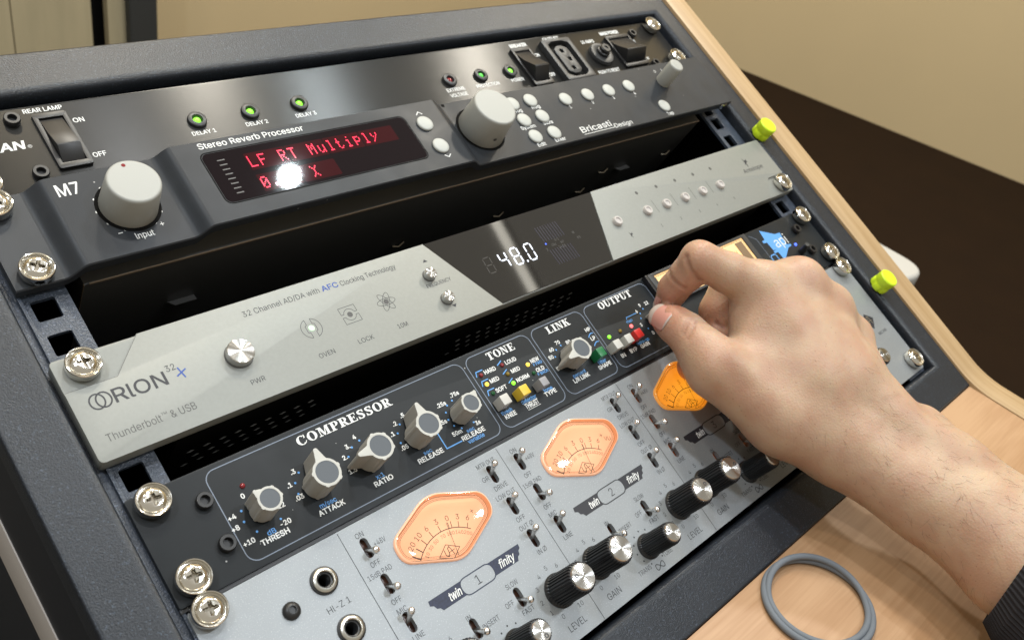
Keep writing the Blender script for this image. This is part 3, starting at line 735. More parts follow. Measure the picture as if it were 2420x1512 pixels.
def round_knob(dev, x, y, z0, r0, r1, h, name='knob', hole=True, dot=None, ring=True):
    prof = [(r0 * .98, 0), (r0, 0.4), (r1 + 0.35, h - 1.3), (r1 + 0.15, h - 0.45), (r1 - 0.35, h), (r1 - 0.9, h + 0.02), (0, h + 0.02)]
    kb = part(name, MB().lathe(prof, n=64).mesh(name, smooth=40), M['knobgrey'], dev, rel(dev, x, y, z0))
    if hole:
        hy = r0 - 0.25
        m = MB()
        a = [(1.0 * math.cos(t * math.pi / 6), 1.0 * math.sin(t * math.pi / 6)) for t in range(12)]
        m.add([(-4.4 + p[0] if False else -3.0 + p[0], math.sqrt(max(0, (r0 - 0.12) ** 2 - (-3.0 + p[0]) ** 2)) + 0.06, h * 0.38 + p[1]) for p in a], [tuple(range(12))])
        part('set_screw_hole', m.mesh('set_screw_hole', smooth=0), M['greyprint'], kb)
    if dot: part('pointer_dot', MB().lathe([(0.85, h), (0.85, h + .06), (0, h + .06)], dot[0], dot[1], 14).mesh('pointer_dot'), M['off_red'], kb)
    if ring: part('knob_gap', MB().lathe([(r0 + 1.5, 0.06), (r0 - 1, 0.07)], n=48).mesh('knob_gap', smooth=0), M['void'], dev, rel(dev, x, y, z0))
    return kb
round_knob(rv, 53.0, 66.0, 10.0, 11.6, 10.4, 16.5, 'input_knob', hole=False, dot=(-0.8, -8.2))
round_knob(rv, 252.5, 66.6, 10.4, 13.6, 12.2, 19.0, 'main_knob')
round_knob(rv, 427.3, 60.6, 10.4, 5.3, 4.9, 16.5, 'power_knob', ring=False)
BTN = MB().lathe([(4.65, 0), (4.7, .6), (4.4, 1.0), (3.4, 1.2), (0, 1.25)], n=32).mesh('round_button', smooth=50); BTN.materials.append(M['button'])
bts = [(213.9, 59.8, 16.1), (214.3, 75.0, 16.1), (301.4, 54.6, 10.5), (301.9, 67.0, 10.5), (286.6, 67.0, 10.5), (286.3, 79.3, 10.5), (302.0, 79.6, 10.5), (286.4, 54.6, 10.5), (329.3, 58.7, 10.5), (350, 58.7, 10.5), (370.7, 58.7, 10.5), (391.4, 58.5, 10.5), (410.3, 79.3, 10.5)]
for x, y, z in bts:
    o = part('round_button', BTN, None, rv, rel(rv, x, y, z))
k = Ink(); z = 10.06
k.text('M7', 29.6, 38.8, 55.3, 5.7, z, .02)
for x, y in ((46.2, 55.1), (41.6, 59.8), (40, 65.9), (41.8, 72.2), (46.6, 76.9), (59.5, 76.9), (64.2, 72.2), (65.8, 66), (64.2, 59.8)): k.dot(x, y, 0.62, z)
k.text('Input', 49.2, 56.9, 82.4, 2.8, z, .02); k.line([(43.4, 77.9), (45.3, 77.9)], .35, z); k.line([(60.9, 78.1), (62.7, 78.1)], .35, z); k.line([(61.8, 77.2), (61.8, 79.0)], .35, z + .01)
k.text('Stereo Reverb Processor', 91.4, 145.6, 49.7, 3.1, 16.08, .02)
k.line([(212.6, 53.4), (214.6, 51.6), (216.6, 53.4)], .5, 16.08); k.line([(213.2, 80.8), (215.2, 82.4), (217.2, 80.8)], .5, 16.08)
z = 10.46
k.text('Prog', 283.2, 290.6, 60.8, 2.4, z, .02); k.text('Reg', 299, 306, 60.6, 2.4, z, .02); k.text('Store', 299.1, 307.2, 73.0, 2.4, z, .02); k.text('System', 280.6, 292.3, 73.0, 2.4, z, .02)
k.text('Edit', 283.9, 290.6, 86.3, 2.4, z, .02); k.text('Enter', 299, 307.8, 86.0, 2.4, z, .02)
for i, x in enumerate((329.3, 350.2, 370.8, 392.4)): k.ctext(str(i + 1), x, 64.6, 2.2, z, .02)
k.text('Tap', 407.8, 414.6, 86.8, 2.4, z, .02); k.text('Bricasti', 323.9, 352, 84.3, 4.2, z, .01); k.line([(324.4, 85.7), (353, 85.7), (353.3, 84.5)], .35, z)
k.text('Design', 353.7, 370.9, 86.4, 3.2, z, .005); k.line(circ(427.2, 51.0, 0.95, 16), .3, z, True); k.line([(434.9, 50.0), (434.9, 52.2)], .45, z)
ink_part(rv, k, M['white'])
solid('mounting_hole', M['void'], rv, Ink().dot(238.6, 46.6, 1.1, 10.46), smooth=0)
for x, y, z in ((7.6, 50.4, 3.6), (10.2, 82.6, 3.6)): screw(rv, x, y, z)
for x, y, z in ((473.6, 50.8, 1), (474.0, 83.0, 1)): screw(rv, x, y, 3.4 + z)

# ================================================================== converter (y 121 - 165.2)
cv = thing('audio_converter', (0, 121, 0), 'pale grey converter unit showing 48.0 in a dark angular glass window', 'audio converter')
solid('back_plate', M['orion'], cv, MB().prism(rrect(-1.6, 483.4, 121.2, 165.0, 1.6), -1.0, 5.0), bevel=0.4)
face_l = roundpoly([(31.4, 121.0), (175.7, 121.0), (197.9, 165.2), (-1.8, 165.2), (-1.8, 135.3), (17.7, 135.3)], [.3, .1, .1, 2.2, .6, 2.0], 4)
face_r = roundpoly([(302.4, 121.0), (483.6, 121.0), (483.6, 151), (464, 151), (450.5, 165.2), (283.9, 165.2)], [.1, 2, .6, 2, .3, .1], 4)
solid('face_plate', M['orion'], cv, MB().prism(face_l, 5.02, 6.2), bevel=0.3)
solid('face_plate', M['orion'], cv, MB().prism(face_r, 5.02, 6.2), bevel=0.3)
gw = solid('display_window', M['glass'], cv, MB().prism([(176.1, 121.1), (302.0, 121.1), (283.5, 164.4), (197.9, 164.4)], 5.02, 6.0), smooth=0)
solid('chassis', M['void'], cv, MB().box(30, 455, 125, 163.8, -250, -1.1), smooth=0)
vent = MB()
for xa, nn in ((37, 9), (183, 13)):
    for r_ in range(3):
        for i in range(nn):
            x = xa + 2 + i * 7.2 + (r_ % 2) * 3.6; zz = -24 - r_ * 7
            vent.add([(x - 1.9, 163.95, zz), (x, 163.95, zz + 1.3), (x + 1.9, 163.95, zz), (x, 163.95, zz - 1.3)], [(0, 1, 2, 3)])
solid('vent_slots', M['white'], cv, vent, smooth=0, kind='stuff')
# seven-segment figures
def seg7(ink, d, x, y, h, w, sl, t, z, g=.35):
    """digit d with its lower left corner at x,y; sl = slant"""
    segs = {'a': ((0, 1), (1, 1)), 'b': ((1, 1), (1, .5)), 'c': ((1, .5), (1, 0)), 'd': ((0, 0), (1, 0)), 'e': ((0, .5), (0, 0)), 'f': ((0, 1), (0, .5)), 'g': ((0, .5), (1, .5))}
    on = {'4': 'fgbc', '8': 'abcdefg', '0': 'abcdef'}[d]
    for s_ in on:
        (ax, ay), (bx, by) = segs[s_]
        A = Vector((x + ax * w + ay * sl, y - ay * h)); B = Vector((x + bx * w + by * sl, y - by * h)); u = (B - A).normalized(); A += u * g; B -= u * g
        nn = Vector((-u.y, u.x)) * t / 2; e = u * t / 2
        ink.add([(*(A), z), (*(A + e + nn), z), (*(B - e + nn), z), (*B, z), (*(B - e - nn), z), (*(A + e - nn), z)], [(0, 1, 2, 3, 4, 5)])
k = Ink(); seg7(k, '4', 212.6, 147.7, 9.2, 4.6, .8, .85, 6.06); seg7(k, '8', 221.4, 148.2, 9.8, 4.8, .8, .85, 6.06); seg7(k, '0', 231.6, 148.4, 9.8, 4.6, .8, .85, 6.06); k.dot(229.0, 148.0, .62, 6.06)
sub('lit_digits', M['seg'], gw, cv, k, smooth=0, label='glowing white 48.0')
k = Ink(); seg7(k, '8', 202.2, 147.6, 9.0, 4.6, .8, .6, 6.05); sub('unlit_digit', M['ghost'], gw, cv, k, smooth=0)
k = Ink()
for j in range(9): k.line([(247 + j * 2.0, 131.5), (247.3 + j * 2.0, 141)], .5, 6.04); k.line([(247 + j * 2.0, 146.5), (247.3 + j * 2.0, 156)], .5, 6.04)
sub('faint_level_grid', M['bluegrid'], gw, cv, k, smooth=0)
k = Ink(); k.text('Osc', 250.5, 254.0, 144.9, 1.5, 6.06); k.text('0 0', 254.5, 257.5, 142.8, 1.5, 6.06); k.text('24 25', 254.2, 259.4, 147.6, 1.7, 6.06); k.text('MF', 257.5, 260, 145, 1.4, 6.06)
k.text('R', 269.5, 271, 142, 1.5, 6.06); k.text('55', 270.5, 273, 145.8, 1.5, 6.06); k.text('7', 245, 246.2, 146.8, 1.8, 6.06); sub('small_readout', M['greyprint'], gw, cv, k, smooth=0)
small = Ink().dot(247.2, 142.4, .5, 6.07); sub('blue_point', M['led_blue'], gw, cv, small, smooth=0)
# buttons
def spun_button(dev, x, y, z, r, h, collar=True):
    p_ = [(r * .99, 0), (r, h - .35), (r - .3, h), (r - .45, h + .02), (0, h + .02)]
    b_ = part('metal_button', MB().lathe(p_, n=40).mesh('metal_button', smooth=40), M['spun'], dev, rel(dev, x, y, z))
    part('button_gap', MB().lathe([(r + .38, .05), (r - .3, .06)], n=32).mesh('button_gap', smooth=0), M['greyprint'], b_)
spun_button(cv, 63.6, 143.8, 6.2, 5.6, 4.2)
spun_button(cv, 168.2, 137.9, 6.2, 3.0, 3.4); spun_button(cv, 169.6, 152.3, 6.2, 3.0, 3.4)
CB = MB().lathe([(3.1, 0), (3.1, 1.6), (2.7, 2.2), (1.8, 2.2), (1.5, 1.6), (0, 1.5)], n=28).mesh('clear_button', smooth=40)
CBm = mat('translucent_button', (0.52, 0.50, 0.49), 0.15, coat=0.5, spec=0.7)
for x in (305.6, 334.2, 353.2, 372.6, 391.8, 411.6): part('clear_button', CB, CBm, cv, rel(cv, x, 144.2, 6.2))
for x in (336.5, 356, 375.5, 395.2, 414.9): solid('indicator_hole', M['greyprint'], cv, Ink().poly(circ(x, 130.8, 1.2), 6.25), smooth=0)
led = solid('indicator_led', M['led_white'], cv, MB().lathe([(1.5, 6.2), (1.3, 6.5), (0, 6.6)], 98.7, 143.2, 16)); props(led, 'pale green lit oven light')
for x in (118.9, 139.1): solid('indicator_led', M['greyprint'], cv, Ink().dot(x, 143.1, 1.35, 6.26), smooth=0)
k = Ink(); z = 6.26
k.text('RION', 12.9, 33.4, 145.2, 5.7, z, .015); k.text('32', 34.6, 38.4, 140.4, 2.7, z)
for cx in (7.0, 9.4): k.line(circ(cx, 142.3, 2.7, 28, 3.1), .6, z + (.01 if cx > 8 else 0), True)
k.text('ORION'[0], 0, 0.001, 0, 0.001, -50) if False else None
k.text('32 Channel AD/DA with', 74.1, 111.8, 128.5, 2.6, z, -.003); k.text('Clocking Technology', 123.0, 154.3, 128.8, 2.6, z, -.003)
k.text('OVEN', 94.8, 102.7, 157.6, 2.2, z, -.004); k.text('LOCK', 115.1, 123.3, 157.8, 2.2, z, -.004); k.text('10M', 137.1, 142.6, 157.7, 2.2, z, -.004); k.text('PWR', 62.3, 68.6, 157.8, 2.2, z, -.004)
k.text('FREQUENCY', 163.7, 178.7, 143.9, 2.0, z, -.003); k.poly([(169.7, 130.5), (171.1, 128.9), (172.5, 130.5)], z); k.poly([(170.2, 156.0), (173.0, 156.0), (171.6, 157.6)], z)
k.text('Antelope', 444.6, 468.2, 142.4, 3.2, z, 0)
for x, n_ in ((337.7, '1'), (357.2, '2'), (377.2, '3'), (396.5, '4'), (416.4, '5')): k.ctext(n_, x, 156, 1.8, z)
for x in (343.4, 362.6, 382.2, 401.4): k.line([(x + .3, 138.2), (x + .1, 147.6)], .25, z)
def antelope(cx, cy, s):
    P = [(-.5, -1.2), (-.1, -.5), (.4, -.45), (.95, -.75), (.75, -.2), (.95, .1), (.3, .15), (.05, .5), (.1, 1.3), (-.12, 1.3), (-.2, .5), (-.75, .75), (-.3, .2), (-.25, -.2)]
    k.poly([(cx + p[0] * s, cy + p[1] * s) for p in P], z)
antelope(309.5, 154.6, 1.7); antelope(453.5, 134.5, 3.0)
# atom, lock and oven signs
for a in (0, 60, 120):
    e = [(5.0 * math.cos(t * math.pi / 15), 1.75 * math.sin(t * math.pi / 15)) for t in range(30)]
    ca, sa = math.cos(math.radians(a)), math.sin(math.radians(a)); k.line([(139.1 + p[0] * ca - p[1] * sa, 143.1 + p[0] * sa + p[1] * ca) for p in e], .22, z + .002 * a / 60 + .002, True)
for sg in (1, -1):
    P = [(-4.2, -4.2), (4.2, -4.2), (4.2, -.8)] + [(2.9 * math.cos(t), 2.9 * math.sin(t)) for t in [math.radians(-15 - 15 * i) for i in range(11)]] + [(-4.2, -.8)]
    k.line([(118.9 + p[0] * sg, 143.1 + p[1] * sg) for p in P], .22, z, True)
    P = [(4.8 * math.cos(math.radians(a)), 4.8 * math.sin(math.radians(a))) for a in range(-70, 75, 12)] + [(1.4, 4.3), (1.4, 2.1), (2.4, 1.6), (2.4, -1.6), (1.4, -2.1), (1.4, -4.4)]
    k.line([(98.7 + p[0] * sg, 143.2 + p[1] * sg) for p in P], .22, z, True)
ink_part(cv, k, M['darkprint'])
k = Ink(); k.text('Thunderbolt', 3.9, 24.6, 158.5, 3.1, z, -.006); k.text('TM', 25.0, 27.2, 156.2, 1.0, z); k.text('& USB', 28.2, 38.3, 158.6, 3.1, z, -.004); ink_part(cv, k, M['greyprint'])
k = Ink(); k.text('AFC', 113.1, 121.9, 128.5, 2.6, z, .03); k.line([(37.4, 143.4), (41.8, 141.4)], .62, z); k.line([(39.0, 139.9), (40.2, 144.9)], .62, z + .01); ink_part(cv, k, M['blue2'], 'blue lettering')
solid('face_seam', M['greyprint'], cv, Ink().line([(31.4, 121.2), (17.7, 135.3), (-1.7, 135.3)], .16, 6.22), smooth=0)
screw(cv, 8.3, 127.1, 5.0); screw(cv, 473.2, 158.4, 5.0)
# ================================================================== compressor (y 179.5 - 223)
cp = thing('compressor', (0, 179.5, 0), 'dark grey stereo compressor with beaked grey knobs and sections headed COMPRESSOR, TONE, LINK and OUTPUT', 'compressor')
solid('front_panel', M['api'], cp, MB().prism(rrect(0.8, 482, 179.3, 223.2, 0.8), -4.0, 0, [rrect(306.5, 402.5, 178.9 + 1.6, 199.6, .5)]), bevel=0.25)
solid('chassis', M['void'], cp, MB().box(30, 455, 183, 222, -250, -6.0), smooth=0)
solid('lower_edge', M['apiedge'], cp, MB().box(0.8, 482, 223.3, 224.6, -4, -1.0), smooth=0)
def apiknob(x, y, r, h, beak, rot, kind_big=True):
    """round body with three lobes and a beak; rot 0 = beak up, clockwise"""
    def outline(grow=0.0):
        P = []
        for i in range(72):
            a = 2 * math.pi * i / 72
            rr = r + grow
            for lo in (math.pi / 2 + 0.55, math.pi / 2 + 2.0, -math.pi / 2 + 1.15 + 0.0, math.pi / 2 + 3.3):
                d = (a - lo + math.pi) % (2 * math.pi) - math.pi
                rr += 0.16 * r * math.exp(-(d / 0.17) ** 2)
            P.append((rr * math.cos(a), rr * math.sin(a)))
        return P
    def pointed(g=1.0):
        """y down; the beak points to negative y, rounded at its end; four low rounded lobes"""
        P = []; hw0, hw1, L = 0.37 * r, 0.17 * r, beak
        th = 0.42
        N_ = 150
        for i in range(N_):
            a = th + (2 * math.pi - 2 * th) * i / (N_ - 1)          # clockwise from the beak
            rr = r * 1.03
            for lo in (math.radians(78), math.radians(135), math.radians(205), math.radians(282)):
                d = a - lo; rr += 0.085 * r * math.exp(-(d / 0.13) ** 4)
            P.append((rr * math.sin(a), -rr * math.cos(a)))
        bx_ = [(-hw0, -1.06 * r)]
        bx_ += [(-hw1, -L + hw1)] + [(-hw1 * math.cos(t * math.pi / 8), -L + hw1 - hw1 * math.sin(t * math.pi / 8)) for t in range(1, 8)] + [(hw1, -L + hw1)]
        bx_ += [(hw0, -1.06 * r)]
        return P + bx_
    o = pointed()
    body = MB().prism(o, 1.0, h - 0.5)
    kb = part('pointer_knob', body.mesh('pointer_knob', smooth=35, bevel=0.0), M['apiknobside'], cp, rel(cp, x, y, 0), rot=rot)
    rim = MB().prism(o, h - 0.49, h, [circ(0, 0, r * 0.84, 40)])
    part('knob_rim', rim.mesh('knob_rim', smooth=35, bevel=0.12), M['apiknob'], kb)
    part('knob_cap', MB().lathe([(r * 0.835, h - 0.45), (r * 0.835, h - 0.12), (0, h - 0.12)], n=40).mesh('knob_cap'), M['apicap'], kb)
    m = MB()
    part('set_screw', m.lathe([(1.0, 0), (0.9, .25), (.5, .3), (.4, .1), (0, .1)], n=12).mesh('set_screw'), M['nickel_dark'], kb)
    s_ = kb.children[-1]; a = math.radians(rot); s_.matrix_local = Matrix.Translation((0, 0, 0)) @ Matrix.Rotation(math.radians(rot), 4, 'Z') @ Matrix.Translation((0, -(r - 0.35) * MM, h * 0.33 * MM)) @ Matrix.Rotation(math.radians(90), 4, 'X')
    return kb
apiknob(42.6, 204.3, 4.6, 13.5, 6.8, -40)
apiknob(67.2, 204.8, 5.6, 14.2, 10.6, 2)
apiknob(93.1, 204.6, 5.6, 14.2, 10.8, -88)
apiknob(118.4, 204.9, 5.6, 14.2, 10.6, -1)
apiknob(143.4, 204.6, 4.6, 13.5, 6.8, 50)
apiknob(219.3, 203.6, 5.6, 12.2, 10.8, -100)
# the output gain knob held by the fingers
apiknob(289.6, 204.2, 4.4, 13.5, 6.6, -60)
BT = MB().box(-2.75, 2.75, -2.75, 2.75, 0, 7.0).mesh('square_button', bevel=0.45)
for x, y, m_, lb in ((165.6, 208.7, 'whitebtn', None), (178.2, 208.7, 'yellowbtn', 'yellow square button'), (191.2, 209.2, 'greybtn', 'grey square button'), (247.6, 208.8, 'whitebtn', None), (256.9, 208.8, 'whitebtn', None), (265.5, 208.6, 'redbtn', 'red square button'), (234.3, 208.6, 'greenbtn', 'dark green square button')):
    sc = 0.82 if m_ == 'greybtn' else 0.92
    o = part('square_button', BT.copy(), M[m_], cp, rel(cp, x, y, 0.3), label=lb); o.scale = (sc, sc, 1)
for x, y, m_, lb in ((166.5, 191.9, 'off_red', 'unlit red lamp'), (166.5, 197, 'led_amber', 'lit amber lamp'), (166.6, 202.2, 'off_green', 'unlit green lamp'), (180.5, 191.6, 'off_red', 'unlit red lamp'), (180.4, 196.8, 'off_amber', 'unlit amber lamp'), (180.3, 202, 'led_green', 'lit green lamp'),
                     (194.3, 196.8, 'led_amber', 'lit amber lamp'), (194.5, 201.9, 'off_green', 'unlit green lamp'), (252.2, 202, 'led_green', 'lit green lamp'), (261.7, 201.7, 'off_amber', 'unlit amber lamp'), (271.1, 201.9, 'led_red', 'lit red lamp'), (41.1, 192.3, 'off_red', 'unlit red lamp'), (449.7, 200.3, 'led_blue', 'lit blue lamp')):
    small_led(cp, x, y, M[m_], label=lb)
for x, y in ((25.4, 191.8), (25.3, 209.9), (460.3, 191.1), (460.0, 208.4)): sock(cp, x, y)
solid('side_toggle', M['blackplastic'], cp, MB().tube([(449.4, 206.5, 0), (449.4, 206.5, 3), (448.4, 205.4, 8)], [2.4, 2.2, 1.6], 14), smooth=50)
# meter window
ms = solid('meter_housing', M['greyplastic'], cp, MB().prism([(303.5, 179.9), (405.0, 179.9), (405, 200.8), (303.5, 200.8)], 0.05, 3.2, [[(308, 181.6), (401.0, 181.6), (401.0, 199.2), (308, 199.2)]]), bevel=0.3)
sub('meter_face', M['vuapi'], ms, cp, MB().box(307, 402, 180.6, 199.5, -1.6, 2.2), smooth=0)
sub('meter_block', M['meterblock'], ms, cp, MB().box(391, 398.5, 183.4, 199.2, 2.25, 2.5), smooth=0)  # brown block over the right end of the meter face
k = Ink(); k.line(rrect(309.2, 399.8, 182.6, 198.4, .5, 1), .3, 2.24, True); k.line([(338, 194.5), (338, 199)], .3, 2.28)
k.text('VU', 383, 388, 190, 2.2, 2.3); k.line([(315 + 66 * i / 20, 189 - 4 * math.sin(math.pi * i / 20)) for i in range(21)], .25, 2.28)
sub('meter_scale', M['darkprint'], ms, cp, k, smooth=0)
solid('divider_block', M['apiedge'], cp, MB().prism([(301.2, 179.6), (303.4, 179.6), (303.4, 201), (301.2, 201)], 0.02, 3.0), bevel=.2)
# lettering
k = Ink(); z = 0.06
serif(k, 'COMPRESSOR', 69.2, 116.8, 187.3, 4.0, z); serif(k, 'TONE', 175.4, 193.6, 187.0, 4.0, z); serif(k, 'LINK', 217.4, 234.4, 187.0, 4.0, z); serif(k, 'OUTPUT', 258.8, 286.6, 186.5, 4.2, z)
B = .045
for t, a, b, y, c in (('THRESH', 36.7, 48.7, 216.5, 2.1), ('ATTACK', 62.1, 74.3, 216.5, 2.1), ('RATIO', 89.4, 98.8, 216.3, 2.1), ('RELEASE', 112.8, 126.7, 216.1, 2.1), ('RELEASE', 138.1, 151.7, 215.9, 2.1),
    ('HARD', 169, 176.3, 192.4, 2.0), ('MED', 169, 174.7, 197.5, 2.0), ('SOFT', 168.9, 175.9, 202.8, 2.0), ('LOUD', 183, 190.2, 192.3, 2.0), ('MED', 183.2, 188.9, 197.4, 2.0), ('NORM', 182.9, 191.2, 202.6, 2.0), ('NEW', 196.9, 202.7, 197.0, 2.0), ('OLD', 196.8, 202.3, 202.3, 2.0),
    ('KNEE', 165.0, 172.1, 216.0, 2.1), ('THRUST', 178.5, 187.4, 216.2, 2.6), ('TYPE', 192.7, 200.6, 215.1, 2.1), ('L/R LINK', 213.4, 225.2, 215.6, 2.1), ('SHAPE', 232.9, 242.8, 215.4, 2.1), ('HP', 240.4, 244.1, 194.3, 2.0), ('LP', 240.2, 243.6, 199.8, 2.0),
    ('IN', 251.6, 254.9, 215.2, 2.1), ('BYP', 259.2, 265.0, 215.1, 2.1), ('GAIN', 268.0, 275.3, 215.4, 2.1), ('GAIN', 286.0, 293.0, 215.6, 2.1), ('IND', 208.6, 213.4, 206.2, 2.0)):
    k.text(t, a, b, y, c, z, B)
for t, x, y in (('0', 39.3, 195.9), ('+4', 31.8, 201.6), ('+8', 31.0, 206.0), ('+10', 33.0, 212.8), ('12', 50.6, 205.6), ('-20', 48.9, 212.3), ('.03', 58.7, 206.0), ('.1', 57.5, 199.9), ('.3', 61.5, 195.6), ('1.5', 84.3, 205.8),
    ('2.', 84.2, 199.4), ('3.', 87.7, 195.7), ('4', 92.6, 193.2), ('.05', 110.8, 206.6), ('.1', 109.0, 199.1), ('.2', 112.6, 195.4), ('.5', 118.0, 193.4), ('.25s', 138.5, 196.4), ('.75s', 147.6, 194.6), ('.5s', 134.5, 204.1), ('50m', 137.7, 211.2), ('3s', 150.3, 211.2), ('50', 209.8, 198.5), ('60', 212.8, 195.0), ('70', 219.1, 192.9), ('80', 225.5, 195.0),
    ('3', 278.4, 203.6), ('6', 281.6, 195.6), ('9', 286.6, 193.3), ('12', 292.3, 193.6), ('0', 282.6, 210.5)):
    k.ctext(t, x, y, 1.9, z, B)
k.line([(179, 216.9), (187.6, 216.9)], .22, z)
k.text('U', 402.9, 407.3, 186.6, 4.2, z, .01); k.text('%', 405.9, 408.9, 192.2, 2.6, z, .03); k.text('dB', 404.5, 408.9, 197.5, 2.4, z, .03)
ink_part(cp, k, M['white'])
k = Ink()
for t, a, b, y, c in (('dB', 40.5, 44.1, 214.0, 1.9), ('m/sec', 64, 71.7, 213.9, 1.9), ('x:1', 91.6, 95.8, 213.7, 1.9), ('sec', 117.2, 121.7, 213.6, 1.7), ('sec', 142.5, 147, 213.4, 1.7), ('variable', 140, 149.7, 218.2, 1.9), ('thresh', 164.2, 171, 213.6, 1.8),
    ('detector', 177.8, 187.8, 213.2, 1.9), ('tone', 193.4, 199.4, 212.9, 1.8), ('percent', 215, 224.3, 213.0, 1.8), ('filter', 234.5, 240.7, 212.8, 1.9), ('make-up', 266.6, 277, 213.0, 1.8), ('F FWD', 197.3, 203.2, 198.9, 1.5), ('F BACK', 196.4, 203.6, 204.2, 1.5), ('man', 270.0, 274.8, 199.6, 1.7)):
    k.text(t, a, b, y, c, z, .02)
for x, y in ((36.1, 200.9), (35, 205.1), (37.5, 210.6), (47.9, 210.3), (59, 204.6), (60.1, 200.1), (63.5, 196.9), (85.8, 199.8), (89.3, 196.8), (93.9, 195.5), (110.3, 204.2), (111.5, 199.8), (114.7, 196.6), (119.3, 195.4), (141, 198), (144.7, 196.9), (138.4, 200.7), (137.4, 204.2), (138.3, 207.8), (141.1, 210.3), (148.4, 210.3), (212.4, 199.1), (215.6, 196.1), (219.9, 195), (281.4, 200.2), (281.4, 207.2), (283.2, 197.6), (287.2, 195.9)):
    k.dot(x, y, .48, z)
k.line([(128.7, 207), (128.7, 215.5), (137.7, 215.5)], .55, z); k.line([(271.3, 197.6), (271.9, 196.4), (280.6, 196.4)], .4, z)
for x, y in ((164.6, 189.6), (164.6, 194.8), (164.6, 200.0)): k.line([(x - .8, y + 2.4), (x + .2, y), (x + 4.4, y)], .5, z)
for x, y in ((178.0, 190.8), (178, 195.9), (178, 201.0)): k.line([(x, y), (x + 3.6, y - 1.5)], .5, z)
for y in (196.2, 201.6): k.line([(239.6 + 4.4 * i / 8, y + 1.3 - 1.6 * math.sin(math.pi * i / 8 * .7)) for i in range(9)], .5, z)
ink_part(cp, k, M['blueprint'], 'light blue lettering')
ar = Ink().poly([(425.4, 181.4), (437.8, 187.8), (443.6, 188.2), (443.0, 190.4), (441.8, 197.8), (445.8, 198.2), (445.3, 199.6), (441.0, 200.0), (428.6, 206.9), (428.1, 199.8), (424.1, 199.6), (424.3, 198.1), (428.6, 197.7), (425.0, 197.4), (424.4, 190.8), (420.7, 190.4), (420.9, 188.8), (424.1, 188.5)], .06)
ar.line(rrect(418.0, 424.0, 200.0, 207.4, 1.6, 3), .8, .06, True)
solid('arrow_logo', M['blueprint'], cp, ar, smooth=0, label='light blue arrowhead emblem')
k = Ink(); k.text('api', 430.8, 445.4, 197.2, 7.6, .09, -.01); ink_part(cp, k, M['white'])
k = Ink()
for a, b in ((29.8, 159.6), (162.2, 204.2), (206.6, 244.8), (247.0, 300.2)): k.line(rrect(a, b, 181.6, 220.6, 4.5, 6), .38, .05, True)
k.line([(412, 182), (417, 186), (417, 219)], .3, .05)
ink_part(cp, k, M['greyline'], name='section_borders')
for x, y in ((8.9, 184.2), (8.8, 215.7), (474.1, 184.2), (474.0, 215.9)): screw(cp, x, y, 0)

# ================================================================== four-channel preamp (y 225 - 312.8)
pa = thing('microphone_preamp', (0, 225, 0), 'silver four-channel preamp with glowing hexagonal meters and black ridged knobs, lowest in the rack', 'preamp')
CH = (64.8, 150.7, 236.5, 322.2)
def stad(x, y, w, h): return rrect(x - w / 2, x + w / 2, y - h / 2, y + h / 2, w / 2, 4)
def hexa(c, g=0):
    cx, cy = c + 42.4, 244.5
    P = [(0, -16.4 - g), (25.2 + g, -5.4 - g * .4), (25.2 + g, 4.6 + g * .4), (0, 15.9 + g), (-25.2 - g, 4.6 + g * .4), (-25.2 - g, -5.4 - g * .4)]
    return roundpoly([(cx + a, cy + b) for a, b in P], [7, 4.5, 4.5, 6, 4.5, 4.5], 6)
tog = []        # x, y, up?
for i, c in enumerate(CH):
    tog += [(c + 7.6, 236.0, i in (1, 2), i), (c + 7.6, 252.1, False, i), (c + 7.4, 268.9, True, i), (c + 77.1, 235.0, True, i), (c + 77.1, 251.3, True, i), (c + 77.1, 267.7, True, i), (c + 30.5, 285.0, False, i), (c + 55.4, 284.8, False, i)]
tog = [t if not (abs(t[1] - 235.0) < .1 and abs(t[0] - 227.8) < 1) else t for t in tog]
holes = [stad(t[0], t[1], 3.6, 8.6) for t in tog] + [hexa(c, -1.0) for c in CH] + [circ(50.5, 238.9, 2.6), circ(50.8, 259.4, 2.6)]
pan = MB().prism(rrect(1.8, 482.4, 225.0, 312.8, 2.2), -2.5, 0, holes)
solid('front_panel', M['silver'], pa, pan, smooth=30)
solid('inner_board', M['void'], pa, MB().box(4, 480, 227, 311, -8, -7), smooth=0)
solid('chassis', M['void'], pa, MB().box(30, 455, 228, 311, -260, -9), smooth=0)
LEV = MB().tube([(0, 0, -2.2), (0, 0, 3), (0, 0, 6.0)], [0.95, 1.0, 1.15], 12).lathe([(0, 5.2), (1.2, 5.6), (1.5, 6.3), (1.55, 7.3), (1.2, 8.2), (0, 8.7)], n=16).mesh('toggle_lever', smooth=50); LEV.materials.append(M['chrome'])
for x, y, up, i in tog:
    sb = part('toggle_switch', MB().box(-2.2, 2.2, -4.4, 4.4, -7, -3.2).mesh('toggle_switch', smooth=0), M['slot_glow'] if i == 2 else M['slotin'], pa, rel(pa, x, y, 0))
    a = math.radians(20 if up else -20)
    lv = part('toggle_lever', LEV, None, sb); lv.matrix_local = Matrix.Translation((0, (0.6 if up else -0.6) * MM, -1.0 * MM)) @ Matrix.Rotation(-a, 4, 'X')
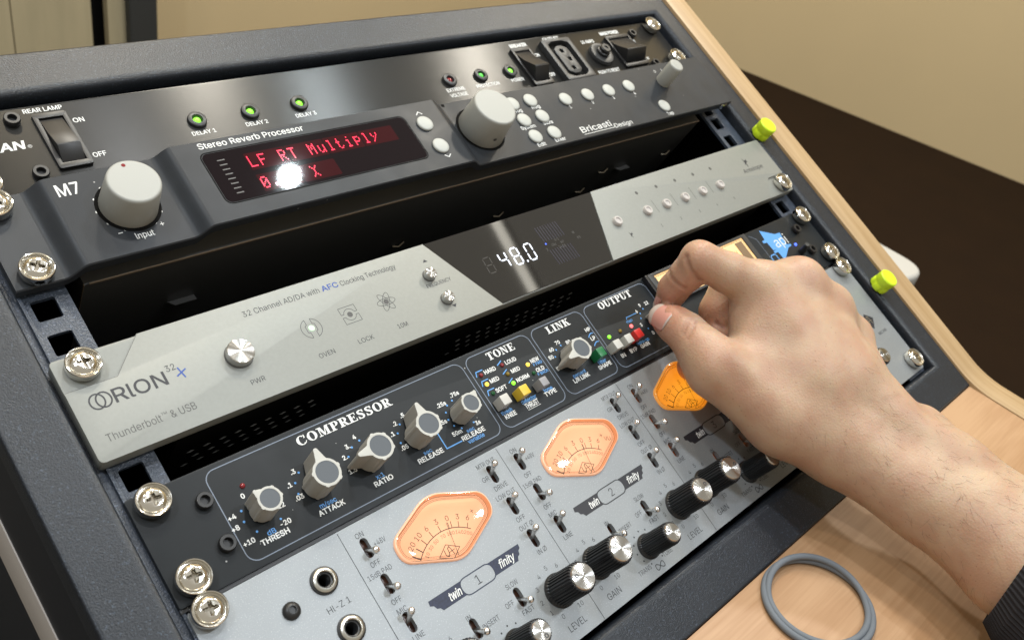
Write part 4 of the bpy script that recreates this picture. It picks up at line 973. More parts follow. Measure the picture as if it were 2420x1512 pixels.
# ridged knobs
def ridged_knob(x, y, r, h, capr, ang):
    def rf(a, rr, z): return rr * (1 + (0.045 if rr > capr + .2 and 1.4 < z < h - .3 else 0) * (1 if math.cos(a * 30) > 0 else -1))
    b = MB().lathe([(r + .9, 0), (r + .95, .7), (r + .5, 1.3), (r * 1.0, 1.8), (r * .985, h - 1.6), (r * .93, h - .55), (capr + .3, h - .3), (0, h - .3)], n=180, rfun=rf)
    kb = part('ridged_knob', b.mesh('ridged_knob', smooth=22), M['ridged'], pa, rel(pa, x, y, 0))
    cpm = MB().lathe([(capr, h - .5), (capr, h + .2), (capr - .35, h + .65), (capr - .8, h + .72), (0, h + .72)], n=56).mesh('knob_cap', smooth=40)
    part('knob_cap', cpm, M['spun'], kb)
    a = math.radians(ang); d = capr * .60
    part('pointer_ring', Ink().line(circ(d * math.sin(a), -d * math.cos(a), .72, 18), .38, h + .76, True).mesh('pointer_ring', smooth=0), M['darkprint'], kb)
for i, c in enumerate(CH):
    ridged_knob(c + 74.0, 292.0, 6.7, 19.4, 5.75, (-62, -62 + 190, 0, -30)[i] if i != 1 else 62)
    ridged_knob(c + 12.9, 291.8, 6.7, 19.4, 5.75, (0, -20, 75, 20)[i])
    ridged_knob(c + 43.1, 299.3, 5.2, 19.4, 4.3, (165, -40, -10, 0)[i])
# meters
for i, c in enumerate(CH):
    face = M['vu_shaded'] if i >= 2 else M['vu1']; rim = M['vuedge_shaded'] if i >= 2 else M['vuedge']  # right-hand channels use the copies with hand shade painted in
    o1, o2, o3 = hexa(c, 0.0), hexa(c, -0.9), hexa(c, -1.5)
    n = len(o1); mb = MB()
    v = [(p[0], p[1], -0.2) for p in o1] + [(p[0], p[1], 0.8) for p in hexa(c, -.15)] + [(p[0], p[1], 1.25) for p in hexa(c, -.5)] + [(p[0], p[1], 1.3) for p in o2] + [(p[0], p[1], .4) for p in hexa(c, -1.2)] + [(p[0], p[1], -0.6) for p in o3]
    mb.add(v, [(r * n + j, r * n + (j + 1) % n, (r + 1) * n + (j + 1) % n, (r + 1) * n + j) for r in range(5) for j in range(n)])
    mt = solid('vu_meter', rim, pa, mb, smooth=50)
    sub('meter_face', face, mt, pa, MB().sheet(hexa(c, -1.4), -0.6), smooth=0)
    k = Ink(); cx, cy = c + 45.0, 267.0; z = -.5
    def P(a, r): return (cx + r * math.sin(math.radians(a)), cy - r * math.cos(math.radians(a)))
    cx, cy, R_ = c + 39.5, 265.5, 20.3
    q = Ink(); q.line(hexa(c, -1.7), .2, -.55, True); q.line(hexa(c, -2.5), .12, -.55, True); q.line(hexa(c, -3.1), .16, -.55, True); sub('rim_dark_line', M['lensline'], mt, pa, q, smooth=0)  # thin brown outlines just inside the rim
    k.line([P(-45 + 87 * t / 24, R_) for t in range(25)], .32, z)
    for a, t_, ro, w_ in ((-43.5, '20', 24.2, .5), (-34.5, '', 23.6, .42), (-23.6, '10', 23.4, .3), (-11, '6', 23.2, .3), (1.5, '3', 23.0, .28), (13.6, '', 22.9, .28), (17.2, '', 23.2, .28), (26.3, '3', 22.9, .26), (37.4, '6', 22.6, .26)):
        k.line([P(a, R_), P(a, ro)], w_, z + .01)
    for a, t_, r_ in ((-34.5, '20', 25.6), (-23, '10', 25.2), (-11, '6', 24.9), (2, '3', 24.8), (14.5, '0', 24.7), (26.2, '3', 24.9), (37.2, '6', 24.9)): k.ctext(t_, *P(a, r_), 2.3, z + .02, -.012, rot=a)
    for a, t_ in ((-35, '10'), (-24, '30'), (-12.5, '50'), (.5, '70'), (13, '100'), (26, '140'), (38.6, '200')): k.ctext(t_, *P(a, 18.2), 1.5, z + .02, -.018, rot=a)
    k.ctext('VU', c + 60.4, 247.0, 2.1, z, -.012, rot=20); k.line([(c + 57.1, 244.2), (c + 58.9, 244.2)], .2, z); k.line([(c + 58.0, 243.3), (c + 58.0, 245.1)], .2, z + .01)
    k.line([(c + 33.1, 254.1), (c + 38.6, 250.7), (c + 43.9, 254.3), (c + 38.8, 257.4)], .26, z, True)
    lx = c + 38.6
    k.line([(lx - 2.0, 252.4), (lx - 2.2, 254.8), (lx - 1.2, 255.6), (lx - .4, 254.6), (lx - .1, 252.4), (lx + .9, 251.9), (lx + 1.6, 255.8)], .3, z + .02); k.line([(lx - .2, 254.2), (lx + 2.8, 254.0)], .22, z + .03)
    sub('meter_scale', M['darkprint'], mt, pa, k, smooth=0)
    k = Ink(); k.line([(c + 40.9, 257.6), (c + 43.9, 243.0)], .22, .3); sub('needle', M['darkprint'], mt, pa, k, smooth=0)
    n = len(o2); L0 = hexa(c, -.9); ctr = (c + 42.4, 244.2)
    mb = MB(); v = []
    for s_, z_ in ((1, 1.35), (.95, 1.6), (.8, 1.8), (.45, 1.95)): v += [(ctr[0] + (p[0] - ctr[0]) * s_, ctr[1] + (p[1] - ctr[1]) * s_, z_) for p in L0]
    v.append((ctr[0], ctr[1], 2.0))
    mb.add(v, [(r * n + j, r * n + (j + 1) % n, (r + 1) * n + (j + 1) % n, (r + 1) * n + j) for r in range(3) for j in range(n)] + [(3 * n + j, 3 * n + (j + 1) % n, 4 * n) for j in range(n)])
    sub('meter_lens', M['lens'], mt, pa, mb, smooth=80)
# jacks and the bolt
for y in (238.9, 259.4):
    x = 50.6
    j = solid('input_jack', M['steelring'], pa, MB().lathe([(4.9, .02), (4.75, 1.5), (4.3, 1.9), (3.5, 2.0), (3.2, 1.7), (3.1, -6)], x, y, 36), smooth=40)
    sub('jack_collar', M['blackplastic'], j, pa, MB().lathe([(5.5, .02), (5.4, .8), (4.8, 1.0)], x, y, 32))
    sub('jack_sleeve', M['greyplastic'], j, pa, MB().lathe([(2.9, .8), (2.5, .6), (2.5, -6)], x, y, 24))
solid('panel_bolt', M['blackplastic'], pa, MB().lathe([(3.4, .02), (3.4, .7), (2.8, 1.7), (1.7, 2.2), (1.4, 2.2), (1.3, 1.4), (0, 1.4)], 34.3, 242.6, 28), smooth=50)
solid('power_light', M['nickel_dark'], pa, MB().lathe([(3.0, 0.02), (2.8, 1.0), (1.6, 1.2), (1.5, .3), (0, .3)], 453.5, 240.8, 20))
small_led(pa, 448, 230.2, M['nickel'], r=1.2)
# lettering
k = Ink(); z = .05; b_ = -.006
for i, c in enumerate(CH):
    for t, a, e, y, cap in (('ON', 5.6, 9.3, 231.3, 2.2), ('+48V', 11.0, 16.5, 237.2, 2.2), ('OFF', 5.2, 9.6, 244.0, 2.2), ('15dB PAD', 1.4, 12.7, 247.9, 2.1), ('OFF', 4.9, 9.4, 260.4, 2.2), ('MIC', 4.9, 9.4, 264.6, 2.2), ('LINE', 5.0, 10.4, 276.1, 2.2),
        ('MTR OUT', 71.5, 82.2, 230.3, 2.1), ('GR', 70.5, 74.3, 236.5, 2.1), ('DRIVE', 73.6, 81.2, 242.4, 2.2), ('LOW CUT', 71.5, 82.8, 246.5, 2.1), ('OFF', 74.5, 79.6, 258.8, 2.2), ('OUT', 73.4, 78.6, 262.7, 2.2), ('IN', 74.9, 77.2, 275.1, 2.2),
        ('IN', 28.8, 31.0, 281.1, 2.1), ('INSERT', 33.4, 42.1, 287.5, 2.2), ('SLOW', 51.9, 58.5, 279.8, 2.2), ('OFF', 47.1, 51.5, 286.0, 2.2), ('FAST', 52.4, 58.9, 292.1, 2.2), ('LEVEL', 67.6, 77.9, 308.6, 2.9), ('GAIN', 7.5, 16.1, 308.0, 2.9), ('TRANS', 29.2, 37.8, 308.0, 2.2), ('TUBE', 47.7, 54.4, 307.5, 2.2)):
        k.text(t, c + a, c + e, y, cap, z, b_)
    for ox in (80.6, 79.2):
        yy = 261.6 if ox == 80.6 else 274.0; k.line(circ(c + ox, yy, .95, 16), .2, z, True); k.line([(c + ox - .9, yy + 1.2), (c + ox + .9, yy - 1.2)], .2, z + .01)
    for kx in (74.0, 12.9):
        for n_ in range(11):
            a = math.radians(-150 + 30 * n_); R_ = 10.9
            k.ctext(str(n_), c + kx + R_ * math.sin(a), 292 - R_ * math.cos(a), 2.0, z, b_)
    for q in range(11):
        a = math.radians(-150 + 30 * q); k.dot(c + 43.1 + 8.1 * math.sin(a), 299.3 - 8.1 * math.cos(a), .42, z)
    k.line([(c + 42.9 + 2.9 * math.sin(t * math.pi / 16) , 309.2 + 1.35 * math.sin(t * math.pi / 8)) for t in range(32)], .4, z, True)
k.text('HI-Z 1', 46.0, 56.0, 250.8, 2.5, z, b_)
for x in (64.5, 150.7, 236.4, 322.1, 407.9): k.line([(x, 225.6), (x, 312.4)], .28, z - .01)
k.text('MIC PRE', 463.4, 474, 280.0, 2.0, z)
ink_part(pa, k, M['darkprint'])
for i, c in enumerate(CH):
    rb = Ink(); y0_, y1_ = 266.2, 272.3; L = c + 17.8; Rr = c + 68.6; ox = c + 42.9
    ov = roundpoly([(ox - 8.8, 265.9), (ox + 8.8, 265.9), (ox + 8.8, 273.1), (ox - 8.8, 273.1)], 3.5, 6)
    rb.poly([(L + .6, y0_), (ox - 7.6, y0_), (ox - 8.6, 268.2), (ox - 8.6, 271), (ox - 7.4, y1_), (L + 4.6, y1_), (L + 3.8, 270.9), (L + 2.4, 270.4), (L + 1.8, 268.9), (L + .2, 268.2)], .045)
    rb.poly([(ox + 7.6, y0_), (Rr, y0_), (Rr - .3, 268.0), (Rr - 1.6, 268.8), (Rr - 2.0, 270.2), (Rr - 3.4, 270.8), (Rr - 4.2, y1_), (ox + 7.4, y1_), (ox + 8.6, 271), (ox + 8.6, 268.2)], .045)
    rb.line(ov, .5, .05, True)
    bd = solid('channel_badge', M['navyprint'] if i == 0 else M['darkprint'], pa, rb, smooth=0)
    q = Ink(); q.text('twin', L + 9.5, L + 15.8, 271.0, 3.4, .075, .03, shear=.3); q.text('finity', Rr - 13.5, Rr - 4.6, 271.0, 3.4, .075, .02, shear=.3)
    sub('badge_script', M['white'], bd, pa, q, smooth=0, kind='stuff')
    q = Ink(); q.ctext(str(i + 1), ox, 269.5, 3.9, .06, -.01); sub('badge_number', M['darkprint'], bd, pa, q, smooth=0)
lg = Ink().poly([(463, 262.8), (469.6, 268.0), (463, 274.8), (456.4, 268.0)], .05)
lo = solid('diamond_logo', M['darkprint'], pa, lg, smooth=0)
q = Ink(); q.line([(460.4, 266.4), (460.8, 270.4), (462.4, 270.4), (463.2, 265.4), (464.6, 265.4), (465.6, 271)], .6, .07); q.line([(463, 268.6), (466.6, 268.6)], .45, .08); sub('logo_letters', M['steelring'], lo, pa, q, smooth=0)
for x, y in ((8.4, 228.4), (474.2, 228.6), (474.0, 304.4)): screw(pa, x, y, 0)
screw(pa, 8.6, 304.8, 0)
ridged_knob(421.0, 290.8, 5.4, 19.4, 4.7, -50)

# ================================================================== loose things
for i, (x, y, lb) in enumerate(((492.4, 117.2, 'lime green round plug on the black frame beside the pale grey converter'), (490.6, 252.2, 'lime green round plug on the black frame nearest the white chair'))):
    t = thing('round_plug', (x, y, 5.2), lb, 'plug', 'lime green plugs on the right bar of the frame')
    part('plug_body', MB().lathe([(6.3, 0), (6.6, .5), (6.6, 4.0), (6.2, 4.6), (6.2, 5.4), (6.6, 6.0), (6.6, 10.3), (6.0, 11), (0, 11.1)], n=36, rfun=lambda a, r, z: r * (1 - (0.10 if (z < 4.5 and math.cos(a * 5) > .75 and r > 5) else 0))).mesh('plug_body', smooth=40), M['lime'], t)
# elastic band: two coils lying on the desk
def band_thing():
    o_ = desk_pt(248.5, 26, 0)
    t = thing('elastic_band', o_, 'grey-blue elastic hair band lying doubled on the beech desk', 'hair band')
    for j, (ca, cv_, ra, rb_, lift, ph) in enumerate(((248.0, 27.6, 26.6, 25.2, 1.7, 0.2), (248.9, 26.6, 25.0, 23.6, 2.1, 1.0))):
        pts = []
        for i in range(72):
            a = 2 * math.pi * i / 72
            w = 1 + 0.02 * math.sin(2 * a + ph)
            X = ca + ra * w * math.cos(a) + 0.8 * math.sin(a); V = cv_ + rb_ * w * math.sin(a)
            pts.append(Vector(desk_pt(X, V, lift + (2.6 if j == 1 else 0) * max(0, math.sin(a + 2.4)) ** 1.0)))
        o = t
        solid('elastic_coil', M['band'], t, MB().tube(pts, 1.6, 12, closed=True), smooth=80)
band_thing()

# ================================================================== the room, in world metres
def world_mesh(name, verts, faces, m, label=None, cat=None, kind=None, parent=None, smooth=0, bevel=0):
    me = bpy.data.meshes.new(name); me.from_pydata([tuple(v) for v in verts], [], faces)
    bm = bmesh.new(); bm.from_mesh(me); bmesh.ops.recalc_face_normals(bm, faces=bm.faces)
    if bevel: bmesh.ops.bevel(bm, geom=[e for e in bm.edges if e.calc_face_angle(0) > .5], offset=bevel, segments=4, profile=.5, affect='EDGES', clamp_overlap=True)
    bm.to_mesh(me); bm.free()
    if smooth: me.polygons.foreach_set('use_smooth', [True] * len(me.polygons)); me.set_sharp_from_angle(angle=math.radians(smooth))
    o = bpy.data.objects.new(name, me); COL.objects.link(o); me.materials.append(m)
    if parent: o.parent = parent
    return props(o, label, cat, None, kind)
def wbox(c, ux, uy, uz):
    c = Vector(c); V = [c + Vector(ux) * a + Vector(uy) * b + Vector(uz) * d for d in (0, 1) for b in (0, 1) for a in (0, 1)]
    return V, [(0, 1, 3, 2), (4, 6, 7, 5), (0, 4, 5, 1), (2, 3, 7, 6), (0, 2, 6, 4), (1, 5, 7, 3)]
FZ = -0.88
world_mesh('floor', [(-6, -5, FZ), (9, -5, FZ), (9, 5, FZ), (-6, 5, FZ)], [(0, 1, 2, 3)], M['floor'], kind='structure')
V, F = wbox((-3, 1.52, FZ), (5.94, 0, 0), (0, .1, 0), (0, 0, 3.2)); world_mesh('back_wall', V, F, M['wallbeige'], kind='structure')
a = math.radians(76.5); nx, ny = math.sin(a), math.cos(a)
V, F = wbox((2.945 - ny * 0.3, 1.513 + nx * 0.3, FZ), (ny * 6, -nx * 6, 0), (nx * .1, ny * .1, 0), (0, 0, 3.2)); world_mesh('right_wall', V, F, M['wallright'], kind='structure')
def on_back(px_dir, d): return px_dir
# boards and dark post leaning against the back wall, seen over the top left of the rack
CAMW = cam_o.matrix_world.translation
def bx(az, Y): return CAMW.x + math.tan(math.radians(az)) * (Y - CAMW.y)
Y0 = 1.40
bd = bpy.data.objects.new('wall_panelling', None); COL.objects.link(bd); bd.location = (bx(18, Y0), Y0, FZ); props(bd, 'grey-beige upright boards with a thin black gap beside a dark post', 'wall panelling')
def upright(name, aza, azb, m, y=Y0, th=.02, dx=0):
    V, F = wbox((bx(aza, y), y, FZ), (bx(azb, y) - bx(aza, y), 0, 0), (0, th, 0), (dx, 0, 1.6))
    V = [v - bd.location for v in V]
    world_mesh(name, V, F, m, parent=bd)
upright('board', 4, 18.55, M['panelbeige'], dx=0); upright('board', 18.62, 22.75, M['panelbeige'], dx=0); upright('board', 23.65, 24.6, M['panelbeige'])
upright('gap_strip', 22.6, 23.8, M['void'], y=Y0 + .03)
pt = bpy.data.objects.new('dark_post', None); COL.objects.link(pt); pt.location = (bx(24.6, Y0), Y0, FZ); props(pt, 'dark grey upright post between grey boards and the plain beige wall', 'post')
V, F = wbox((0, -.02, 0), (bx(26.15, Y0) - bx(24.6, Y0), 0, 0), (0, .05, 0), (0, 0, 1.6)); world_mesh('post_shaft', V, F, M['post'], parent=pt, bevel=.004)
# white chair at the right
chh = bpy.data.objects.new('chair', None); COL.objects.link(chh); chh.location = (0.98, 0.15, FZ); props(chh, 'white chair, its rounded corner showing beyond the wooden side panel of the desk', 'chair')
def slab(pts, z0, z1, name, m, bev):
    k = len(pts); v = [Vector((p[0], p[1], z)) - chh.location for z in (z0, z1) for p in pts]
    world_mesh(name, v, [tuple(range(k)), tuple(range(k, 2 * k))] + [(i, (i + 1) % k, (i + 1) % k + k, i + k) for i in range(k)], m, parent=chh, smooth=50, bevel=bev)
seat = roundpoly([(1.016, -.150), (0.885, -.125), (0.72, .30), (1.005, .42)], [.042, .03, .05, .05], 8)
slab(seat, -0.325, -0.302, 'seat', M['whiteplastic'], .006)
for x, y in ((0.80, .28), (0.99, .35), (0.92, -.06), (0.98, -.08)):
    v = [Vector((x + r * math.cos(t * math.pi / 4), y + r * math.sin(t * math.pi / 4), z)) - chh.location for z, r in ((FZ, .012), (-0.325, .016)) for t in range(8)]
    world_mesh('leg', v, [tuple(range(8)), tuple(range(8, 16))] + [(i, (i + 1) % 8, (i + 1) % 8 + 8, i + 8) for i in range(8)], M['nickel'], parent=chh)
# ceiling light rail, reflected in the converter's window
tr = bpy.data.objects.new('light_rail', None); COL.objects.link(tr); tr.location = (1.795, -0.155, 1.7); tr.rotation_euler = (0, 0, math.atan2(.053, .23)); props(tr, 'slim ceiling light rail with a pale strip, mirrored in the converter window', 'light rail')
V, F = wbox((.010, -.35, 0), (.022, 0, 0), (0, .65, 0), (0, 0, .04)); world_mesh('rail_housing', V, F, M['void'], parent=tr)
V, F = wbox((-.006, -.35, 0), (.013, 0, 0), (0, .65, 0), (0, 0, .03)); world_mesh('glowing_strip', V, F, mat('glowing_strip', (.6, .6, .55), .5, emis=(1, .95, .82), estr=5.0), parent=tr)
# ================================================================== the hand and forearm turning the output gain knob
CHAINS = {
 'palm': [(313.2,225.7,52.2,12.6, 303.5,277.4,46.6,17), (335.4,233.1,57.1,11.3, 312.1,282.7,49.8,17), (348.9,251.7,53.6,10.4, 323.3,288.7,52.3,16), (363.2,271.1,43.7,10.8, 336.2,300.4,49.2,15), (313.2,225.7,52.2,12.6, 335.4,233.1,57.1,11.3), (335.4,233.1,57.1,11.3, 348.9,251.7,53.6,10.4), (348.9,251.7,53.6,10.4, 363.2,271.1,43.7,10.8), (302.9,235.9,42.6,12, 292.5,255,38.4,14), (268.1,247,33.1,14.8, 286.5,285.7,34.5,18.5), (281.3,254.5,31.4,14, 304.8,274.5,40.5,20), (303.5,277.4,46.6,17, 306.5,309.9,41.9,18.5), (323.3,288.7,52.3,16, 326.8,311.9,51,17), (286.5,285.7,34.5,18.5, 303.8,314.5,38.1,18.5), (313.4,263,37.9,18, 319.1,293,39.1,20), (313.5,245.2,49,15.5, 315.3,272.2,47.7,17.5), (327.7,258.8,49.1,15.5, 327.6,283.5,49.5,17.5), (305.6,312,37.6,18, 315.3,356,51.7,18.6), (326.9,312.6,50.8,17, 333.5,351.5,60.9,18.4), (315.3,356,51.7,18.6, 310.8,400.2,69.5,20.4), (333.5,351.5,60.9,18.4, 329.8,396.1,79.3,20.9), (310.8,400.2,69.5,20.4, 305.2,444.4,86.4,21.5), (329.8,396.1,79.3,20.9, 326.2,440.3,98,21.5), (310.8,333.3,45.2,17, 317.7,376.2,66.7,20), (317.7,376.2,66.7,20, 310.1,423.6,89,24), (346.8,328.2,58,9.5, 348.6,333,58.1,9.5), ],
 'index': [(313.2,225.7,52.2,12.6, 297.6,210.6,52.7,10.6), (297.6,210.6,52.7,10.6, 284.1,197.5,53.1,9.4), (284.1,197.5,53.1,9.4, 284.3,199.1,40.4,8.7), (284.3,199.1,40.4,8.7, 284.6,199.8,28.1,8.2), (284.6,199.8,28.1,8.2, 286.4,202.6,17.9,7.2), ],
 'thumb': [(268.1,247,33.1,14.8, 268,235.1,32.5,11.8), (268,235.1,32.5,11.8, 270,224.1,29.6,10.2), (270,224.1,29.6,10.2, 271.4,216.1,25.1,9.2), (271.4,216.1,25.1,9.2, 274,210,19.7,7.5), ],
 'middle': [(335.4,233.1,57.1,11.3, 332.2,220.3,41.9,10), (332.2,220.3,41.9,10, 324.8,210.8,28.6,9.5), (324.8,210.8,28.6,9.5, 314.6,219.1,18.5,9.2), (314.6,219.1,18.5,9.2, 306.7,232.9,15.3,8.6), ],
 'ring': [(348.9,251.7,53.6,10.4, 349.5,241.8,29.8,9.6), (349.5,241.8,29.8,9.6, 334.3,236.2,18.1,9.2), (334.3,236.2,18.1,9.2, 303.8,238.6,12.4,8.6), (303.8,238.6,12.4,8.6, 281.4,238,9.2,8), ],
 'pinky': [(363.2,271.1,43.7,10.8, 362.3,267.2,22.3,9), (362.3,267.2,22.3,9, 344.8,262.5,11,8.2), (344.8,262.5,11,8.2, 317,262.9,11,7.6), ],
}
DETAILS = [
 ([(279.1, 192.4, 37.2), (275.8, 197.6, 38.3), (276.0, 201.5, 39.1), (277.7, 204.9, 39.9)], 1.3, 1.1),
 ([(275.3, 194.2, 54.0), (274.7, 198.4, 52.5), (276.5, 203.0, 50.6), (280.8, 206.6, 48.3)], 1.5, 1.3),
 ([(260.3, 225.6, 36.3), (263.8, 222.9, 38.3), (268.1, 220.8, 39.1)], 1, 0.5),
 ([(259.4, 228.7, 37.6), (263.5, 225.9, 39.8), (268.0, 223.6, 40.3)], 1.1, 0.6),
 ([(260.8, 223.7, 35.5), (263.4, 221.5, 37.1), (266.2, 220.0, 38.1)], 0.9, 0.35),
 ([(261.8, 250.5, 46.2), (262.3, 256.2, 45.6), (263.7, 261.7, 45.5)], 6, 0.8),
 ([(326.1, 271.1, 65.8), (321.1, 289.0, 68.2), (320.2, 302.3, 67.3)], 4, -0.3),
 ([(303.7, 233.9, 62.1), (303.4, 258.6, 63.6), (302.6, 286.5, 63.4)], 5, -0.15),
 ([(321.5, 241.5, 64.2), (315.4, 267.7, 66.8), (314.1, 294.6, 64.9)], 5, -0.12),
 ([(295.8, 282.5, 61.2), (300.4, 299.3, 60.9), (310.5, 313.1, 59.7)], 4, -0.4),
 ([(308.7, 234.4, 64.3), (308.8, 260.8, 63.9), (306.4, 288.8, 64.7)], 6, 0.15),
 ([(323.1, 246.4, 66.6), (319.4, 269.4, 67.2), (316.8, 294.0, 66.5)], 6, 0.12),
 ([(325.9, 308.4, 68.1), (317.9, 307.0, 66.1), (312.0, 307.8, 60.5)], 2, 0.5),
 ([(326.4, 310.4, 68.0), (318.0, 310.7, 65.7), (313.1, 314.8, 60.9)], 2.2, 0.28),
 ([(256.4, 242.3, 40.9), (255.9, 247.0, 41.5)], 9, -0.9),
 ([(303.5, 226.0, 22.6), (303.5, 228.0, 23.0), (303.9, 230.1, 23.5)], 1.2, 0.9),
]
TINTS = [
 ((265.4, 209.1, 26.1), 10, (0.50, 0.225, 0.17), 0.75),
 ((278.3, 205.2, 32.0), 14, (0.48, 0.235, 0.165), 0.7),
 ((275.4, 200.6, 46.8), 13, (0.48, 0.25, 0.175), 0.55),
 ((279.1, 195.5, 60.8), 9, (0.48, 0.31, 0.21), 0.3),
 ((260.7, 220.2, 27.3), 11, (0.46, 0.24, 0.17), 0.5),
 ((258.8, 232.0, 39.2), 14, (0.47, 0.29, 0.2), 0.4),
 ((303.6, 224.7, 22.3), 16, (0.46, 0.25, 0.18), 0.75),
 ((273.5, 239.3, 10.3), 10, (0.5, 0.2, 0.12), 0.7),
 ((257.5, 260.9, 32.7), 18, (0.47, 0.29, 0.19), 0.45),
 ((296.5, 239.1, 53.3), 14, (0.47, 0.285, 0.19), 0.35),
 ((330.6, 230.4, 67.7), 14, (0.47, 0.29, 0.21), 0.4),
 ((288.3, 264.3, 52.6), 22, (0.45, 0.325, 0.23), 0.35),
 ((323.8, 353.5, 79.7), 28, (0.43, 0.32, 0.215), 0.4),
]
WRIST = (314.6,313.8,45.1)
NAILS = [((264.53, 208.77, 26.13), (0.36, -0.71, -0.61), (-0.74, -0.61, 0.28), 15.5, 14.0, 8.5), ((280.6, 197.6, 18.2), (0.17, 0.25, -0.95), (-0.62, -0.76, -0.2), 12.5, 10.5, 6.6)]

CUFF = [(319.2, 397.0, 78.9), (306.0, 469.0, 102.0), (28, -13, 15.1), 41.0, 26.0]
def hand_mesh():
    segs = [c for k in CHAINS.values() for c in k]
    A = np.array([[c[0], c[1], c[2]] for c in segs] + [[c[4], c[5], c[6]] for c in segs])
    lo = np.array([240, 183, -3.0]); hi = np.array([392, 470, 126.0])
    h = 1.15
    n = np.ceil((hi - lo) / h).astype(int) + 1
    gx, gy, gz = [lo[i] + h * np.arange(n[i], dtype=np.float32) for i in range(3)]
    def cap(c):
        """round-cone distance, evaluated only near the segment"""
        a = np.array(c[0:3]); b = np.array(c[4:7]); ra, rb = c[3], c[7]
        m = max(ra, rb) + 16
        mn = np.minimum(a, b) - m; mx = np.maximum(a, b) + m
        i0 = [max(0, int((mn[i] - lo[i]) / h)) for i in range(3)]; i1 = [min(n[i], int((mx[i] - lo[i]) / h) + 2) for i in range(3)]
        if any(i1[i] <= i0[i] for i in range(3)): return None
        X = gx[i0[0]:i1[0], None, None] - a[0]; Y = gy[None, i0[1]:i1[1], None] - a[1]; Z = gz[None, None, i0[2]:i1[2]] - a[2]
        d = b - a; L2 = float(d @ d)
        t = np.clip((X * d[0] + Y * d[1] + Z * d[2]) / L2, 0, 1)
        D = np.sqrt((X - t * d[0]) ** 2 + (Y - t * d[1]) ** 2 + (Z - t * d[2]) ** 2) - (ra + (rb - ra) * t)
        return tuple(slice(i0[i], i1[i]) for i in range(3)), D.astype(np.float32)
    def smin(a, b, k):
        hh = np.clip(0.5 + 0.5 * (b - a) / k, 0, 1); return b * (1 - hh) + a * hh - k * hh * (1 - hh)
    def field(ch, k):
        F = np.full(tuple(n), 40.0, np.float32)
        for c in ch:
            r = cap(c)
            if r is None: continue
            sl, D = r; F[sl] = smin(F[sl], D, k)
        return F
    palm = field(CHAINS['palm'], 9.0); F = palm.copy()
    for nm, k in (('index', 2.6), ('thumb', 3.5), ('middle', 2.6), ('ring', 2.6), ('pinky', 2.6)):
        G = field(CHAINS[nm], k); F = np.minimum(F, smin(palm, G, 5.5)); del G
    # naive surface nets
    ins = F < 0
    N = tuple(n)
    c8 = sum(ins[i:N[0] - 1 + i, j:N[1] - 1 + j, k:N[2] - 1 + k].astype(np.int8) for i in (0, 1) for j in (0, 1) for k in (0, 1))
    act = (c8 > 0) & (c8 < 8); idx = np.full(act.shape, -1, np.int64); P = np.argwhere(act); idx[act] = np.arange(len(P))
    acc = np.zeros((len(P), 3)); cnt = np.zeros(len(P))
    corners = [(i, j, k) for i in (0, 1) for j in (0, 1) for k in (0, 1)]
    for a in range(8):
        for b in range(a + 1, 8):
            ca, cb = corners[a], corners[b]
            if sum(abs(ca[i] - cb[i]) for i in range(3)) != 1: continue
            fa = F[P[:, 0] + ca[0], P[:, 1] + ca[1], P[:, 2] + ca[2]]; fb = F[P[:, 0] + cb[0], P[:, 1] + cb[1], P[:, 2] + cb[2]]
            m = (fa < 0) != (fb < 0); t = np.where(m, fa / np.where(m, fa - fb, 1), 0)
            p = np.array(ca)[None] + t[:, None] * (np.array(cb) - np.array(ca))[None]
            acc[m] += p[m]; cnt[m] += 1
    V = lo + (P + acc / cnt[:, None]) * h
    quads = []
    for ax in range(3):
        s0 = [slice(1, N[i] - 1) for i in range(3)]; s0[ax] = slice(0, N[ax] - 1); s1 = list(s0); s1[ax] = slice(1, N[ax])
        ch = ins[tuple(s0)] != ins[tuple(s1)]; Q = np.argwhere(ch)
        off = np.array([1, 1, 1]); off[ax] = 0; Q = Q + off
        flip = ins[tuple(s0)][ch]
        u, v = (ax + 1) % 3, (ax + 2) % 3; eu = np.eye(3, dtype=int)[u]; ev = np.eye(3, dtype=int)[v]
        g = lambda q: idx[q[:, 0], q[:, 1], q[:, 2]]
        a_, b_, c_, d_ = g(Q - eu - ev), g(Q - ev), g(Q), g(Q - eu)
        q4 = np.stack([a_, b_, c_, d_], 1); q4[~flip] = q4[~flip][:, ::-1]; quads.append(q4)
    quads = np.concatenate(quads); quads = quads[(quads >= 0).all(1)]
    # light Laplacian smoothing
    E = np.concatenate([quads[:, [0, 1]], quads[:, [1, 2]], quads[:, [2, 3]], quads[:, [3, 0]]])
    for it in range(8):
        s_ = np.zeros_like(V); w = np.zeros(len(V))
        for a_, b_ in ((0, 1), (1, 0)):
            np.add.at(s_, E[:, a_], V[E[:, b_]]); np.add.at(w, E[:, a_], 1)
        V = V + 0.5 * (s_ / w[:, None] - V)
    return V, quads
HV, HQ = hand_mesh()
def vnormals(V, Q):
    nf = np.cross(V[Q[:, 2]] - V[Q[:, 0]], V[Q[:, 3]] - V[Q[:, 1]]); N = np.zeros_like(V)
    for i in range(4): np.add.at(N, Q[:, i], nf)
    return N / (np.linalg.norm(N, axis=1)[:, None] + 1e-9)
HN = vnormals(HV, HQ)
